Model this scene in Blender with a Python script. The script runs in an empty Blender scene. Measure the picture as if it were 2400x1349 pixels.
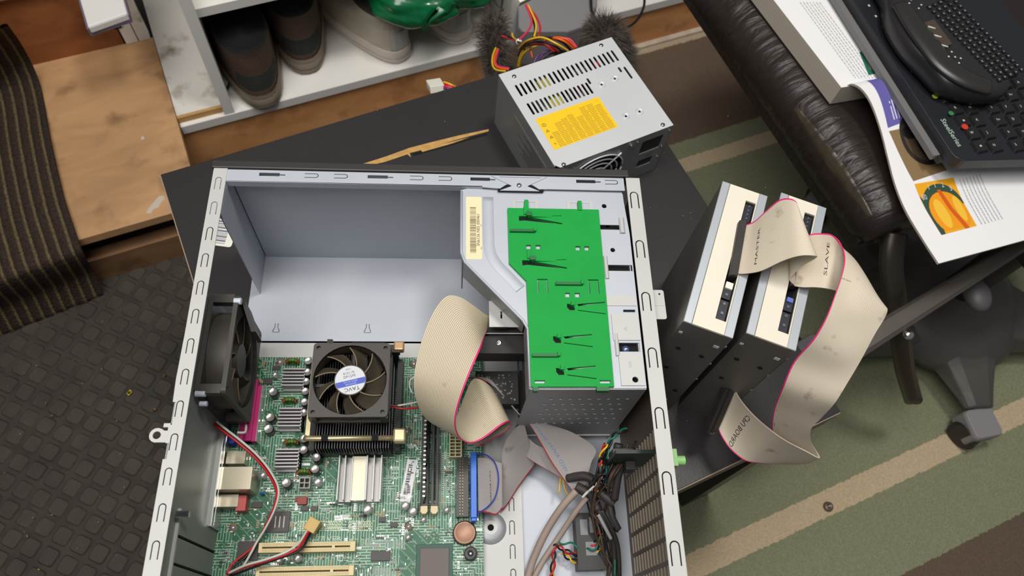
import bpy, bmesh, math, random
from math import sin, cos, pi, radians, sqrt, hypot, atan2
from mathutils import Vector, Matrix, Euler, noise
from mathutils.geometry import tessellate_polygon
R = random.Random(7)
COL = bpy.context.scene.collection
SC = bpy.context.scene
ZF = 454.0                      # height of the side table above the floor, mm

# ---------------------------------------------------------------- camera
# the scene is laid out in millimetres, x/y along the computer case, z up, z=0 on the side table
CAMP = Vector((210.76, -399.33, 739.89)); CAME = Euler((0.45513, -0.07917, -0.0273), 'XYZ'); FPX = 1763.6
cam = bpy.data.cameras.new('camera'); cam.sensor_width = 36; cam.lens = FPX / 2400 * 36
cam.clip_start = .02; cam.clip_end = 50
co = bpy.data.objects.new('camera', cam); COL.objects.link(co); SC.camera = co
co.location = ((CAMP.x) * .001, CAMP.y * .001, (CAMP.z + ZF) * .001); co.rotation_euler = CAME
cam.dof.use_dof = True; cam.dof.focus_distance = .68; cam.dof.aperture_fstop = 9
CR = CAME.to_matrix()
def U(u, v, z):                 # photo pixel (2400x1349) -> point at height z (mm)
    d = CR @ Vector(((u - 1200) / FPX, -(v - 674.5) / FPX, -1)); t = (z - CAMP.z) / d.z
    return CAMP + d * t
# ---------------------------------------------------------------- light
w = bpy.data.worlds.new('room'); SC.world = w; w.use_nodes = True
w.node_tree.nodes['Background'].inputs[0].default_value = (.93, .96, 1, 1)
w.node_tree.nodes['Background'].inputs[1].default_value = .15
def area(name, p, size, power, col, aim):
    l = bpy.data.lights.new(name, 'AREA'); l.shape = 'DISK'; l.size = size; l.energy = power; l.color = col
    o = bpy.data.objects.new(name, l); COL.objects.link(o); o.location = (p[0] * .001, p[1] * .001, (p[2] + ZF) * .001)
    o.rotation_euler = (Vector(aim) - Vector(p)).to_track_quat('-Z', 'Y').to_euler(); return o
area('ceiling_light_and_fill', (620, 200, 1950), .36, 17.5, (1, .96, .90), (300, 50, -100))
area('ceiling_light_and_fill', (-250, -350, 1950), 1.2, 30, (1, .97, .93), (60, 350, -200))  # added wide fill for ceiling bounce, aimed to brighten the shelf fronts
SC.view_settings.view_transform = 'Standard'; SC.view_settings.look = 'None'
SC.view_settings.exposure = -0.12; SC.view_settings.gamma = 1; SC.view_settings.use_curve_mapping = False
# ---------------------------------------------------------------- materials
def lin(c):
    return tuple(((v / 255) / 12.92 if v / 255 <= .04045 else ((v / 255 + .055) / 1.055) ** 2.4) for v in c)
_M = {}
def mat(name, rgb=(128, 128, 128), rough=.5, metal=0, n=None, rgb2=None, bump=None, wave=None, spec=.5, coat=0, emit=None, alpha=1, trans=0):
    """n=(scale, contrast) mixes rgb->rgb2 by noise; bump=(scale, strength)"""
    if name in _M: return _M[name]
    m = bpy.data.materials.new(name); m.use_nodes = True; t = m.node_tree; N = t.nodes; L = t.links
    b = N['Principled BSDF']; b.inputs['Roughness'].default_value = rough; b.inputs['Metallic'].default_value = metal
    b.inputs['Specular IOR Level'].default_value = spec; b.inputs['Coat Weight'].default_value = coat
    b.inputs['Transmission Weight'].default_value = trans
    c = (*lin(rgb), 1); b.inputs['Base Color'].default_value = c
    tc = N.new('ShaderNodeTexCoord')
    if n or rgb2:
        sc, ct = n or (30, 1); tx = N.new('ShaderNodeTexNoise'); tx.inputs['Scale'].default_value = sc; tx.inputs['Detail'].default_value = 6
        L.new(tc.outputs['Object'], tx.inputs['Vector'])
        r = N.new('ShaderNodeValToRGB'); r.color_ramp.elements[0].position = .5 - .25 / ct; r.color_ramp.elements[1].position = .5 + .25 / ct
        r.color_ramp.elements[0].color = c; r.color_ramp.elements[1].color = (*lin(rgb2 or tuple(min(255, v * 1.15) for v in rgb)), 1)
        L.new(tx.outputs['Fac'], r.inputs['Fac']); L.new(r.outputs['Color'], b.inputs['Base Color'])
    if bump:
        t2 = N.new('ShaderNodeTexNoise'); t2.inputs['Scale'].default_value = bump[0]; t2.inputs['Detail'].default_value = 4
        L.new(tc.outputs['Object'], t2.inputs['Vector']); bp = N.new('ShaderNodeBump'); bp.inputs['Strength'].default_value = bump[1]; bp.inputs['Distance'].default_value = .002
        L.new(t2.outputs['Fac'], bp.inputs['Height']); L.new(bp.outputs['Normal'], b.inputs['Normal'])
    if emit:
        b.inputs['Emission Color'].default_value = (*lin(rgb), 1); b.inputs['Emission Strength'].default_value = emit
    _M[name] = m; return m
def nodes(m): return m.node_tree.nodes, m.node_tree.links, m.node_tree.nodes['Principled BSDF']
# ---------------------------------------------------------------- mesh builder (millimetres)
class MB:
    def __init__(s): s.v = []; s.f = []; s.mi = []; s.ms = []; s.sm = []; s.uv = {}; s.cur = 0; s.M = Matrix.Identity(4); s.smooth = False
    def m(s, mt):
        if mt not in s.ms: s.ms.append(mt)
        s.cur = s.ms.index(mt); return s
    def at(s, loc=(0, 0, 0), rz=0, rx=0, ry=0): s.M = Matrix.Translation(loc) @ Euler((rx, ry, rz), 'XYZ').to_matrix().to_4x4(); return s
    def add(s, vs, fs, uvs=None, smooth=None):
        k = len(s.v); s.v += [s.M @ Vector(p) for p in vs]
        for i, f in enumerate(fs):
            if uvs: s.uv[len(s.f)] = [uvs[j] for j in f]
            s.f.append([k + j for j in f]); s.mi.append(s.cur); s.sm.append(s.smooth if smooth is None else smooth)
        return s
    def box(s, x0, x1, y0, y1, z0, z1):
        return s.add([(x, y, z) for z in (z0, z1) for y in (y0, y1) for x in (x0, x1)],
                     [(0, 2, 3, 1), (4, 5, 7, 6), (0, 1, 5, 4), (2, 6, 7, 3), (0, 4, 6, 2), (1, 3, 7, 5)], smooth=False)
    def cbox(s, x, y, z, dx, dy, dz): return s.box(x - dx / 2, x + dx / 2, y - dy / 2, y + dy / 2, z, z + dz)
    def plate(s, outer, z0, z1, holes=()):     # polygon with holes, extruded between two heights
        loops = [[Vector((p[0], p[1], 0)) for p in l] for l in [outer, *holes]]
        flat = [p for l in loops for p in l]; n = len(flat)
        tri = tessellate_polygon(loops)
        vs = [(p.x, p.y, z0) for p in flat] + [(p.x, p.y, z1) for p in flat]; fs = []
        for a, b, c in tri:
            p, q, r = flat[a], flat[b], flat[c]
            if (q - p).cross(r - p).z < 0: a, c = c, a
            fs += [(c, b, a), (a + n, b + n, c + n)]
        k = 0
        for li, l in enumerate(loops):
            ar = sum(l[i].x * l[(i + 1) % len(l)].y - l[(i + 1) % len(l)].x * l[i].y for i in range(len(l)))
            ccw = (ar > 0) == (li == 0)
            for i in range(len(l)):
                a, b = k + i, k + (i + 1) % len(l)
                fs.append((a, b, b + n, a + n) if ccw else (b, a, a + n, b + n))
            k += len(l)
        return s.add(vs, fs, smooth=False)
    def cyl(s, p0, p1, r0, r1=None, n=20, cap=True, smooth=True):
        r1 = r0 if r1 is None else r1; p0 = Vector(p0); p1 = Vector(p1); d = (p1 - p0).normalized()
        a = d.orthogonal().normalized(); b = d.cross(a); vs = []
        for p, r in ((p0, r0), (p1, r1)):
            for i in range(n):
                t = 2 * pi * i / n; vs.append(p + (a * cos(t) + b * sin(t)) * r)
        s.add(vs, [(i, (i + 1) % n, n + (i + 1) % n, n + i) for i in range(n)], smooth=smooth)
        if cap:
            s.add(vs[:n], [tuple(range(n))[::-1]], smooth=False); s.add(vs[n:], [tuple(range(n))], smooth=False)
        return s
    def lathe(s, prof, n=24, c=(0, 0, 0)):     # profile [(r, z)...]
        vs = []; fs = []
        for r, z in prof:
            for i in range(n): t = 2 * pi * i / n; vs.append((c[0] + r * cos(t), c[1] + r * sin(t), c[2] + z))
        for k in range(len(prof) - 1):
            for i in range(n): a = k * n + i; b = k * n + (i + 1) % n; fs.append((a, b, b + n, a + n))
        return s.add(vs, fs, smooth=True)
    def tube(s, pts, r, n=8, cap=True, rf=None):
        pts = [Vector(p) for p in pts]; rings = []; up = Vector((0, 0, 1)); prev = None
        for i, p in enumerate(pts):
            d = (pts[min(i + 1, len(pts) - 1)] - pts[max(i - 1, 0)]).normalized()
            if prev is None: a = d.cross(up); a = a.normalized() if a.length > .1 else d.orthogonal().normalized()
            else: a = (prev - d * prev.dot(d)).normalized()
            prev = a; b = d.cross(a); rr = rf(i / (len(pts) - 1)) if rf else r
            ra, rb = rr if isinstance(rr, tuple) else (rr, rr)
            rings.append([p + a * cos(2 * pi * k / n) * ra + b * sin(2 * pi * k / n) * rb for k in range(n)])
        vs = [q for g in rings for q in g]; fs = []
        for i in range(len(rings) - 1):
            for k in range(n): a = i * n + k; b = i * n + (k + 1) % n; fs.append((b, a, a + n, b + n))
        if cap: fs += [tuple(range(n)), tuple(range((len(rings) - 1) * n, len(rings) * n))[::-1]]
        return s.add(vs, fs, smooth=True)
    def loft(s, rings, cap=True, closed=True, smooth=True):
        n = len(rings[0]); vs = [q for g in rings for q in g]; fs = []
        for i in range(len(rings) - 1):
            for k in range(n if closed else n - 1): a = i * n + k; b = i * n + (k + 1) % n; fs.append((a, b, b + n, a + n))
        if cap: fs += [tuple(range(n))[::-1], tuple(range((len(rings) - 1) * n, len(rings) * n))]
        return s.add(vs, fs, smooth=smooth)
    def sphere(s, c, r, n=12, m=8, fn=None):
        rx, ry, rz = r if isinstance(r, tuple) else (r, r, r); vs = []; fs = []
        for j in range(m + 1):
            for i in range(n):
                a = pi * j / m; t = 2 * pi * i / n; d = Vector((sin(a) * cos(t), sin(a) * sin(t), cos(a))); k = fn(d) if fn else 1
                vs.append((c[0] + d.x * rx * k, c[1] + d.y * ry * k, c[2] + d.z * rz * k))
        for j in range(m):
            for i in range(n): a = j * n + i; b = j * n + (i + 1) % n; fs.append((a, a + n, b + n, b))
        return s.add(vs, fs, smooth=True)
def smoothpts(P, k=6, closed=False):     # Catmull-Rom
    P = [Vector(p) for p in P]; out = []; n = len(P)
    for i in range(n - 1):
        p0 = P[max(i - 1, 0)]; p1 = P[i]; p2 = P[i + 1]; p3 = P[min(i + 2, n - 1)]
        for j in range(k):
            t = j / k; out.append(.5 * ((2 * p1) + (p2 - p0) * t + (2 * p0 - 5 * p1 + 4 * p2 - p3) * t * t + (3 * p1 - p0 - 3 * p2 + p3) * t ** 3))
    out.append(P[-1]); return out
def rrect(x0, x1, y0, y1, r, n=4):
    o = []
    for cx, cy, a in ((x1 - r, y1 - r, 0), (x0 + r, y1 - r, 90), (x0 + r, y0 + r, 180), (x1 - r, y0 + r, 270)):
        for k in range(n + 1): t = radians(a + 90 * k / n); o.append((cx + r * cos(t), cy + r * sin(t)))
    return o
def circ(x, y, r, n=14): return [(x + r * cos(2 * pi * i / n), y + r * sin(2 * pi * i / n)) for i in range(n)]
_T = {}
def text2d(st, align='CENTER', bold=0):           # glyph outlines as a flat mesh, height about 1
    if (st, align, bold) in _T: return _T[(st, align, bold)]
    c = bpy.data.curves.new('t', 'FONT'); c.body = st; c.align_x = align; c.align_y = 'CENTER'; c.resolution_u = 2; c.offset = bold
    o = bpy.data.objects.new('t', c); COL.objects.link(o); dg = bpy.context.evaluated_depsgraph_get()
    me = bpy.data.meshes.new_from_object(o.evaluated_get(dg)); vs = [tuple(v.co) for v in me.vertices]; fs = [tuple(p.vertices) for p in me.polygons]
    bpy.data.objects.remove(o); bpy.data.meshes.remove(me); bpy.data.curves.remove(c)
    _T[(st, align, bold)] = (vs, fs); return vs, fs
def put_text(mb, st, fn, size, sx=1, align='CENTER', bold=0):   # fn(x, y) -> point
    vs, fs = text2d(st, align, bold)
    if vs: mb.add([fn(v[0] * size * sx, v[1] * size) for v in vs], fs, smooth=False)
# ---------------------------------------------------------------- objects
def W(p): return Vector((p[0] * .001, p[1] * .001, (p[2] + ZF) * .001))
class T:                                        # a thing: an Empty at its base with parts below it
    def __init__(s, name, label, cat, loc=(0, 0, -3), rz=0, group=None, kind=None):
        s.o = bpy.data.objects.new(name, None); COL.objects.link(s.o); s.o.empty_display_size = .02
        s.loc = Vector(loc); s.o.location = W(loc); s.o.rotation_euler = (0, 0, rz)
        s.X = Matrix.Translation(loc) @ Matrix.Rotation(rz, 4, 'Z'); s.I = s.X.inverted()
        s.o['label'] = label; s.o['category'] = cat
        if group: s.o['group'] = group
        if kind: s.o['kind'] = kind
    def part(s, name, mb, parent=None, world=False, label=None, bevel=0, kind=None, sub=0):
        o = mesh(name, mb, s.I if world else None); o.parent = parent or s.o
        if label: o['label'] = label
        if kind: o['kind'] = kind
        mods(o, bevel, sub); return o
def mods(o, bevel=0, sub=0):
    if bevel:
        b = o.modifiers.new('bevel', 'BEVEL'); b.width = bevel * .001; b.segments = 2; b.limit_method = 'ANGLE'; b.angle_limit = radians(40); b.harden_normals = False
    if sub:
        b = o.modifiers.new('sub', 'SUBSURF'); b.levels = b.render_levels = sub
def mesh(name, mb, X=None):
    me = bpy.data.meshes.new(name); vs = [(X @ p if X else p) * .001 for p in mb.v]
    me.from_pydata(vs, [], mb.f)
    for m in mb.ms: me.materials.append(m)
    me.polygons.foreach_set('material_index', mb.mi); me.polygons.foreach_set('use_smooth', mb.sm)
    if mb.uv:
        l = me.uv_layers.new(name='UVMap')
        for p in me.polygons:
            if p.index in mb.uv:
                for li, c in zip(p.loop_indices, mb.uv[p.index]): l.data[li].uv = c
    me.update(); o = bpy.data.objects.new(name, me); COL.objects.link(o); return o
def solo(name, mb, label, cat, loc, group=None, kind=None, bevel=0, sub=0):   # a thing made of one mesh, built in world millimetres
    o = mesh(name, mb, Matrix.Translation(-Vector(loc))); o.location = W(loc)
    if label: o['label'] = label; o['category'] = cat
    if group: o['group'] = group
    if kind: o['kind'] = kind
    mods(o, bevel, sub); return o
def clone(o, parent=None):
    c = o.copy(); COL.objects.link(c)
    if parent: c.parent = parent
    for ch in list(o.children): clone(ch, c)
    return c

# ---------------------------------------------------------------- shared materials
steel = mat('zinc_steel', (176, 182, 192), .5, .2, n=(14, .8), rgb2=(186, 191, 199))
steelw = mat('pale_steel', (188, 188, 186), .5, .1, n=(9, .8), rgb2=(197, 196, 194))
black = mat('black_plastic', (36, 34, 33), .5, n=(60, 1), rgb2=(46, 43, 41))
blackp = mat('black_paint', (48, 45, 43), .45)
dark = mat('dark_slot', (12, 12, 13), .9)
chrome = mat('bright_metal', (225, 225, 225), .18, 1)
gold = mat('brass_plated_clip', (190, 176, 140), .35, .7)
white = mat('white_plastic', (230, 228, 215), .5)
cream = mat('cream_plastic', (226, 210, 160), .5, n=(200, 1), rgb2=(216, 198, 148))
red = mat('red_wire', (190, 30, 40), .4); yellow = mat('yellow_wire', (225, 180, 30), .4); orange = mat('orange_wire', (230, 95, 30), .4)
bwire = mat('black_wire', (25, 22, 24), .4); gwire = mat('green_wire', (20, 110, 85), .4); wwire = mat('white_wire', (205, 205, 195), .4); purple = mat('purple_wire', (95, 60, 110), .4); pink = mat('pink_red_wire', (215, 45, 85), .4); brown = mat('brown_wire', (90, 55, 40), .4)
ink = mat('dark_ink', (50, 46, 42), .6); blueink = mat('blue_ink', (110, 130, 190), .6)
# ================================================================ room frame (shelf, floor, step)
RO = Vector((-249, 425, 0)); RA = radians(21.4)
RM = Matrix.Translation(RO) @ Matrix.Rotation(RA, 4, 'Z')
def RW(u, v, z): return RM @ Vector((u, v, z))
# floor slab
mb = MB().m(mat('floor_concrete', (70, 64, 58), .9, n=(5, 1))); mb.M = RM; mb.box(-900, 2200, -2000, 700, -474, -456)
solo('floor', mb, None, None, (0, 0, -474), kind='structure')
mb = MB().m(mat('wall_paint', (120, 116, 108), .9)); mb.M = RM; mb.box(-900, 2200, 345, 365, -456, 500)
solo('wall_back', mb, None, None, (0, 700, -456), kind='structure')
# --- striped rug
def rug_mat():
    m = mat('rug_pile', (90, 90, 60), .95, spec=.1); N, L, b = nodes(m)
    tc = N.new('ShaderNodeTexCoord'); nz = N.new('ShaderNodeTexNoise'); nz.inputs['Scale'].default_value = 160; nz.inputs['Detail'].default_value = 5
    L.new(tc.outputs['Object'], nz.inputs['Vector']); sx = N.new('ShaderNodeSeparateXYZ'); L.new(tc.outputs['Object'], sx.inputs[0])
    wob = N.new('ShaderNodeMath'); wob.operation = 'MULTIPLY_ADD'; wob.inputs[1].default_value = .008; L.new(nz.outputs['Fac'], wob.inputs[0]); L.new(sx.outputs['Y'], wob.inputs[2])
    mr = N.new('ShaderNodeMapRange'); mr.inputs['From Min'].default_value = -1.6; mr.inputs['From Max'].default_value = 0; L.new(wob.outputs[0], mr.inputs['Value'])
    cr = N.new('ShaderNodeValToRGB'); cr.color_ramp.interpolation = 'CONSTANT'; E = cr.color_ramp.elements
    K = [(-1.6, (108, 92, 78)), (-1.102, (142, 144, 116)), (-.987, (204, 184, 152)), (-.946, (142, 144, 116)), (-.324, (204, 184, 152)), (-.290, (142, 144, 116)), (-.252, (108, 92, 78)), (-.020, (176, 160, 135))]
    for i, (v, c) in enumerate(K):
        if i == 0: E.remove(E[1]); e = E[0]; e.position = 0
        else: e = E.new((v + 1.6) / 1.6)
        e.color = (*lin(c), 1)
    L.new(mr.outputs[0], cr.inputs[0])
    n2 = N.new('ShaderNodeTexNoise'); n2.inputs['Scale'].default_value = 420; n2.inputs['Detail'].default_value = 3; L.new(tc.outputs['Object'], n2.inputs['Vector'])
    mx = N.new('ShaderNodeMixRGB'); mx.blend_type = 'OVERLAY'; mx.inputs[0].default_value = .4; L.new(cr.outputs[0], mx.inputs[1]); L.new(n2.outputs['Fac'], mx.inputs[2]); L.new(mx.outputs[0], b.inputs['Base Color'])
    bp = N.new('ShaderNodeBump'); bp.inputs['Strength'].default_value = .7; bp.inputs['Distance'].default_value = .003; L.new(n2.outputs['Fac'], bp.inputs['Height']); L.new(bp.outputs[0], b.inputs['Normal'])
    return m
rm_ = rug_mat()
t = T('striped_rug', 'olive and brown rug with beige stripes on the floor right of the black table', 'rug', RW(0, 0, -456), RA)
t.part('rug_pile', MB().m(rm_).box(335, 2100, -1700, -4, 0, 4))
# --- rubber waffle mat
t = T('rubber_mat', 'dark brown rubber waffle mat with raised squares on the floor left of the computer case', 'mat', RW(0, 0, -456), RA)
rub = mat('rubber', (52, 46, 39), .7, n=(16, 1.2), rgb2=(68, 61, 52), bump=(300, .4)); rubg = mat('rubber_groove', (66, 60, 52), .8, n=(30, 1), rgb2=(44, 40, 35))
t.part('mat_base', MB().m(rubg).box(-500, 320, -1100, -110, 0, 3))
mb = MB().m(rub); q = Matrix.Rotation(radians(8), 2)
for i in range(-34, 34):
    for j in range(-34, 24):
        c = Vector((i * 31, j * 31)); c = Vector((c.x * cos(-.8) - c.y * sin(-.8) - 60, c.x * sin(-.8) + c.y * cos(-.8) - 180))
        if not (-490 < c.x < 300 and -1080 < c.y < -125): continue
        x, y = c; r0, r1 = 12.8, 11; jr = R.uniform(-.5, .5)
        a = [(px_, py_, 3) for px_, py_ in rrect(-r0, r0, -r0, r0, 5, 2)]; bq = [(px_, py_, 5.2 + jr) for px_, py_ in rrect(-r1, r1, -r1, r1, 4.5, 2)]
        mb.M = Matrix.Translation((x, y, 0)) @ Matrix.Rotation(-.8, 4, 'Z')
        n = len(a); mb.add(a + bq, [(k, (k + 1) % n, n + (k + 1) % n, n + k) for k in range(n)] + [tuple(range(n, 2 * n))], smooth=False)
mb.M = Matrix.Identity(4); t.part('raised_squares', mb, kind='stuff')
# debris crumbs on the mat
cr_ = mat('sawdust_crumb', (150, 118, 74), .8); mb = MB().m(cr_); cy = mat('yellow_crumb', (205, 185, 60), .8)
for k in range(46):
    p = U(R.uniform(0, 470), R.uniform(720, 1345), -447); s = R.uniform(.5, 1.3)
    mb.m(cy if k % 11 == 0 else cr_); mb.at(p, R.uniform(0, 3)); mb.cbox(0, 0, 0, s * R.uniform(1, 3), s, s * .6)
for (px_, py_, s) in ((303, 920, 5), (362, 960, 3), (107, 945, 2.4), (122, 975, 2.4), (385, 880, 2.5)):
    mb.m(cy if py_ == 920 else cr_); p = U(px_, py_, -448)
    for k in range(4): mb.at(p, R.uniform(0, 3)); mb.cbox(R.uniform(-s, s) * .4, R.uniform(-s, s) * .4, 0, s, s * .6, 2)
mb.M = Matrix.Identity(4)
solo('sawdust_crumbs', mb, 'tan and yellow sawdust crumbs scattered over the rubber mat', 'debris', U(250, 1000, -450), kind='stuff')
# --- wooden step (plywood tread, riser, kick board)
def ply(name, c1, c2):
    m = mat(name, c1, .6); N, L, b = nodes(m); tc = N.new('ShaderNodeTexCoord'); mp = N.new('ShaderNodeMapping'); mp.inputs['Scale'].default_value = (3, 9, 9)
    L.new(tc.outputs['Object'], mp.inputs[0]); n1 = N.new('ShaderNodeTexNoise'); n1.inputs['Scale'].default_value = 2.2; n1.inputs['Detail'].default_value = 8; n1.inputs['Distortion'].default_value = .6; L.new(mp.outputs[0], n1.inputs['Vector'])
    r = N.new('ShaderNodeValToRGB'); r.color_ramp.elements[0].position = .33; r.color_ramp.elements[1].position = .68
    r.color_ramp.elements[0].color = (*lin(c1), 1); r.color_ramp.elements[1].color = (*lin(c2), 1); L.new(n1.outputs['Fac'], r.inputs[0])
    n2 = N.new('ShaderNodeTexNoise'); n2.inputs['Scale'].default_value = 14; n2.inputs['Detail'].default_value = 6; L.new(tc.outputs['Object'], n2.inputs['Vector'])
    r2 = N.new('ShaderNodeValToRGB'); r2.color_ramp.elements[0].position = .3; r2.color_ramp.elements[0].color = (.25, .2, .15, 1); r2.color_ramp.elements[1].position = .45; r2.color_ramp.elements[1].color = (1, 1, 1, 1); L.new(n2.outputs['Fac'], r2.inputs[0])
    mx = N.new('ShaderNodeMixRGB'); mx.blend_type = 'MULTIPLY'; mx.inputs[0].default_value = .6; L.new(r.outputs[0], mx.inputs[1]); L.new(r2.outputs[0], mx.inputs[2]); L.new(mx.outputs[0], b.inputs['Base Color']); return m
plyw = ply('plywood', (172, 132, 92), (204, 160, 114)); plyo = ply('orange_wood', (128, 72, 36), (160, 98, 54)); plyd = ply('brown_board', (120, 88, 58), (146, 110, 76))
pine = ply('pine_beam', (206, 142, 88), (230, 170, 112))
t = T('wooden_step', 'plywood step board on a timber riser at the left of the white shelf', 'step', RW(-100, 0, -456), RA)
t.part('tread', MB().m(plyw).box(-560, 99, -175, 200, 118, 136), bevel=1)
t.part('riser', MB().m(plyo).box(-560, 50, 200, 218, 100, 280))
t.part('kick_board', MB().m(plyd).box(-560, 140, -172, -150, 0, 66), label='brown kick board set back below the step edge')
t.part('upper_tread', MB().m(plyd).box(-560, 60, 190, 420, 280, 298))
t.part('support', MB().m(plyd).box(-560, 96, 150, 199, 0, 117))
# dried white paint smears
for pts in ([(342, 500), (350, 486), (360, 474), (372, 460), (384, 458), (386, 466), (378, 474), (372, 486), (360, 490), (354, 500)], [(330, 324), (333, 319), (338, 320), (338, 326), (332, 328)]):
    q = [U(a, b_, -319.9) for a, b_ in pts]; t.part('paint_smear', MB().m(mat('white_smear', (200, 188, 172), .8)).plate([(p.x, p.y) for p in q], -320, -319.6), world=True, label='dried white paint smear')
# --- shelf
def dirtyw():
    m = mat('dirty_white_laminate', (222, 219, 210), .5); N, L, b = nodes(m); tc = N.new('ShaderNodeTexCoord'); n1 = N.new('ShaderNodeTexNoise'); n1.inputs['Scale'].default_value = 18; n1.inputs['Detail'].default_value = 9
    L.new(tc.outputs['Object'], n1.inputs['Vector']); r = N.new('ShaderNodeValToRGB'); r.color_ramp.elements[0].position = .28; r.color_ramp.elements[0].color = (*lin((130, 116, 92)), 1); r.color_ramp.elements[1].position = .45; r.color_ramp.elements[1].color = (*lin((224, 220, 212)), 1)
    L.new(n1.outputs['Fac'], r.inputs[0]); L.new(r.outputs[0], b.inputs['Base Color']); return m
lam = mat('white_laminate', (242, 240, 235), .45, n=(7, .8), rgb2=(235, 232, 225)); lame = mat('grey_edge_band', (228, 226, 222), .55)
mdf = mat('mdf_edge', (176, 138, 88), .8, n=(80, 1))
t = T('shoe_shelf', 'white laminate shoe shelf standing on a pine beam behind the black table', 'shelf', RW(0, 0, -456), RA)
bb = t.part('base_board', MB().m(lam).box(0, 1150, 0, 330, 103, 121))
t.part('edge_band', MB().m(lame).box(0, 1150, -1.2, 0, 103, 121), parent=bb)
t.part('side_board', MB().m(dirtyw()).box(0, 74, 14, 330, 121, 134).m(mdf).box(0, 74, 8, 14, 121, 134), label='short dirty white board with raw brown edge')
t.part('divider', MB().m(lam).box(75, 92, 1, 330, 121, 420).m(lame).box(75, 92, 0, 1, 121, 420))
t.part('divider', MB().m(lam).box(608, 626, 1, 330, 121, 420).m(lame).box(608, 626, 0, 1, 121, 420))
t.part('divider', MB().m(lam).box(640, 658, 20, 330, 121, 420).m(lame).box(640, 658, 19, 20, 121, 420))
t.part('upper_shelf', MB().m(lam).box(92, 608, 14, 330, 326, 342).m(lame).box(92, 608, 13, 14, 326, 342))
t.part('back_panel', MB().m(mat('shelf_back', (70, 62, 55), .8)).box(75, 1150, 331, 335, 121, 420))
t.part('pine_beam', MB().m(pine).box(-60, 1150, 3, 40, 0, 103), label='orange pine beam under the white board')
t.part('shelf_post', MB().m(dirtyw()).box(-46, -26, 196, 214, 137, 420)); t.part('shelf_post', MB().m(dirtyw()).box(-24, -5, 196, 214, 137, 420))
mb = MB().m(mat('drill_hole', (120, 112, 90), .8)).lathe([(4.6, 0), (4.6, .4), (0, .4)], 16, RW(520, 55, -335)); t.part('peg_hole', mb, world=True)
solo('carpet_strip', (lambda m_: (setattr(m_, 'M', RM), m_.m(mat('cream_strip', (176, 164, 145), .8, n=(60, 1))).box(480, 1500, -10, 2, -452, -446), setattr(m_, 'M', Matrix.Identity(4)), m_)[-1])(MB()), 'narrow cream strip on the floor along the foot of the pine beam', 'strip', RW(900, 0, -452))
# --- ribbed carpet runner over the step
def runner_mat():
    m = mat('ribbed_carpet', (60, 50, 40), .95, spec=.1); N, L, b = nodes(m); uv = N.new('ShaderNodeUVMap'); sx = N.new('ShaderNodeSeparateXYZ'); L.new(uv.outputs[0], sx.inputs[0])
    tc = N.new('ShaderNodeTexCoord'); nz = N.new('ShaderNodeTexNoise'); nz.inputs['Scale'].default_value = 90; nz.inputs['Detail'].default_value = 4; L.new(tc.outputs['Object'], nz.inputs['Vector'])
    ad = N.new('ShaderNodeMath'); ad.operation = 'MULTIPLY_ADD'; ad.inputs[1].default_value = .006; L.new(nz.outputs['Fac'], ad.inputs[0]); L.new(sx.outputs['X'], ad.inputs[2])
    fr = N.new('ShaderNodeMath'); fr.operation = 'MULTIPLY'; fr.inputs[1].default_value = 20; L.new(ad.outputs[0], fr.inputs[0]); f2 = N.new('ShaderNodeMath'); f2.operation = 'FRACT'; L.new(fr.outputs[0], f2.inputs[0])
    r = N.new('ShaderNodeValToRGB'); E = r.color_ramp.elements; E[0].position = 0; E[0].color = (*lin((62, 50, 44)), 1); E[1].position = .62; E[1].color = (*lin((50, 42, 36)), 1)
    e = E.new(.70); e.color = (*lin((104, 92, 66)), 1); e = E.new(.86); e.color = (*lin((96, 84, 60)), 1); e = E.new(.96); e.color = (*lin((58, 46, 40)), 1); L.new(f2.outputs[0], r.inputs[0])
    n2 = N.new('ShaderNodeTexNoise'); n2.inputs['Scale'].default_value = 300; L.new(tc.outputs['Object'], n2.inputs['Vector'])
    mx = N.new('ShaderNodeMixRGB'); mx.blend_type = 'OVERLAY'; mx.inputs[0].default_value = .8; L.new(r.outputs[0], mx.inputs[1]); L.new(n2.outputs['Fac'], mx.inputs[2]); L.new(mx.outputs[0], b.inputs['Base Color'])
    bp = N.new('ShaderNodeBump'); bp.inputs['Strength'].default_value = .8; bp.inputs['Distance'].default_value = .003; L.new(n2.outputs['Fac'], bp.inputs['Height']); L.new(bp.outputs[0], b.inputs['Normal']); return m
# right-hand edge of the runner, read along the step then over its front down to the floor
E_ = [U(20, 60, -150), U(60, 120, -250), U(95, 200, -314), U(120, 330, -312), U(150, 460, -312), U(176, 540, -312), U(192, 585, -316), U(205, 610, -345), U(222, 640, -400), U(242, 690, -448)]
E_ = smoothpts(E_, 5); lft = RM.to_3x3() @ Vector((-1, -.10, 0)); mb = MB().m(runner_mat()); nW = 96; vs = []; uvs = []; nE = len(E_)
for i, p in enumerate(E_):
    for k in range(nW + 1):
        f = k / nW; d = lft * (f * 330); wv = 3 * sin(k * .33 + i * .2)
        vs.append(p + d + Vector((0, 0, 4 + (wv * .3) + 1.0 * sin(f * 20 * 2 * pi)))); uvs.append((f, i / nE))
fs = [(i * (nW + 1) + k, (i + 1) * (nW + 1) + k, (i + 1) * (nW + 1) + k + 1, i * (nW + 1) + k + 1) for i in range(nE - 1) for k in range(nW)]
mb.add(vs, fs, uvs, smooth=True)
mb.add([v - Vector((0, 0, 5)) for v in vs], [f[::-1] for f in fs], uvs, smooth=True)
solo('stair_runner', mb, 'dark brown ribbed carpet runner with gold stripes draped over the wooden step', 'carpet', U(150, 640, -452))
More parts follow.
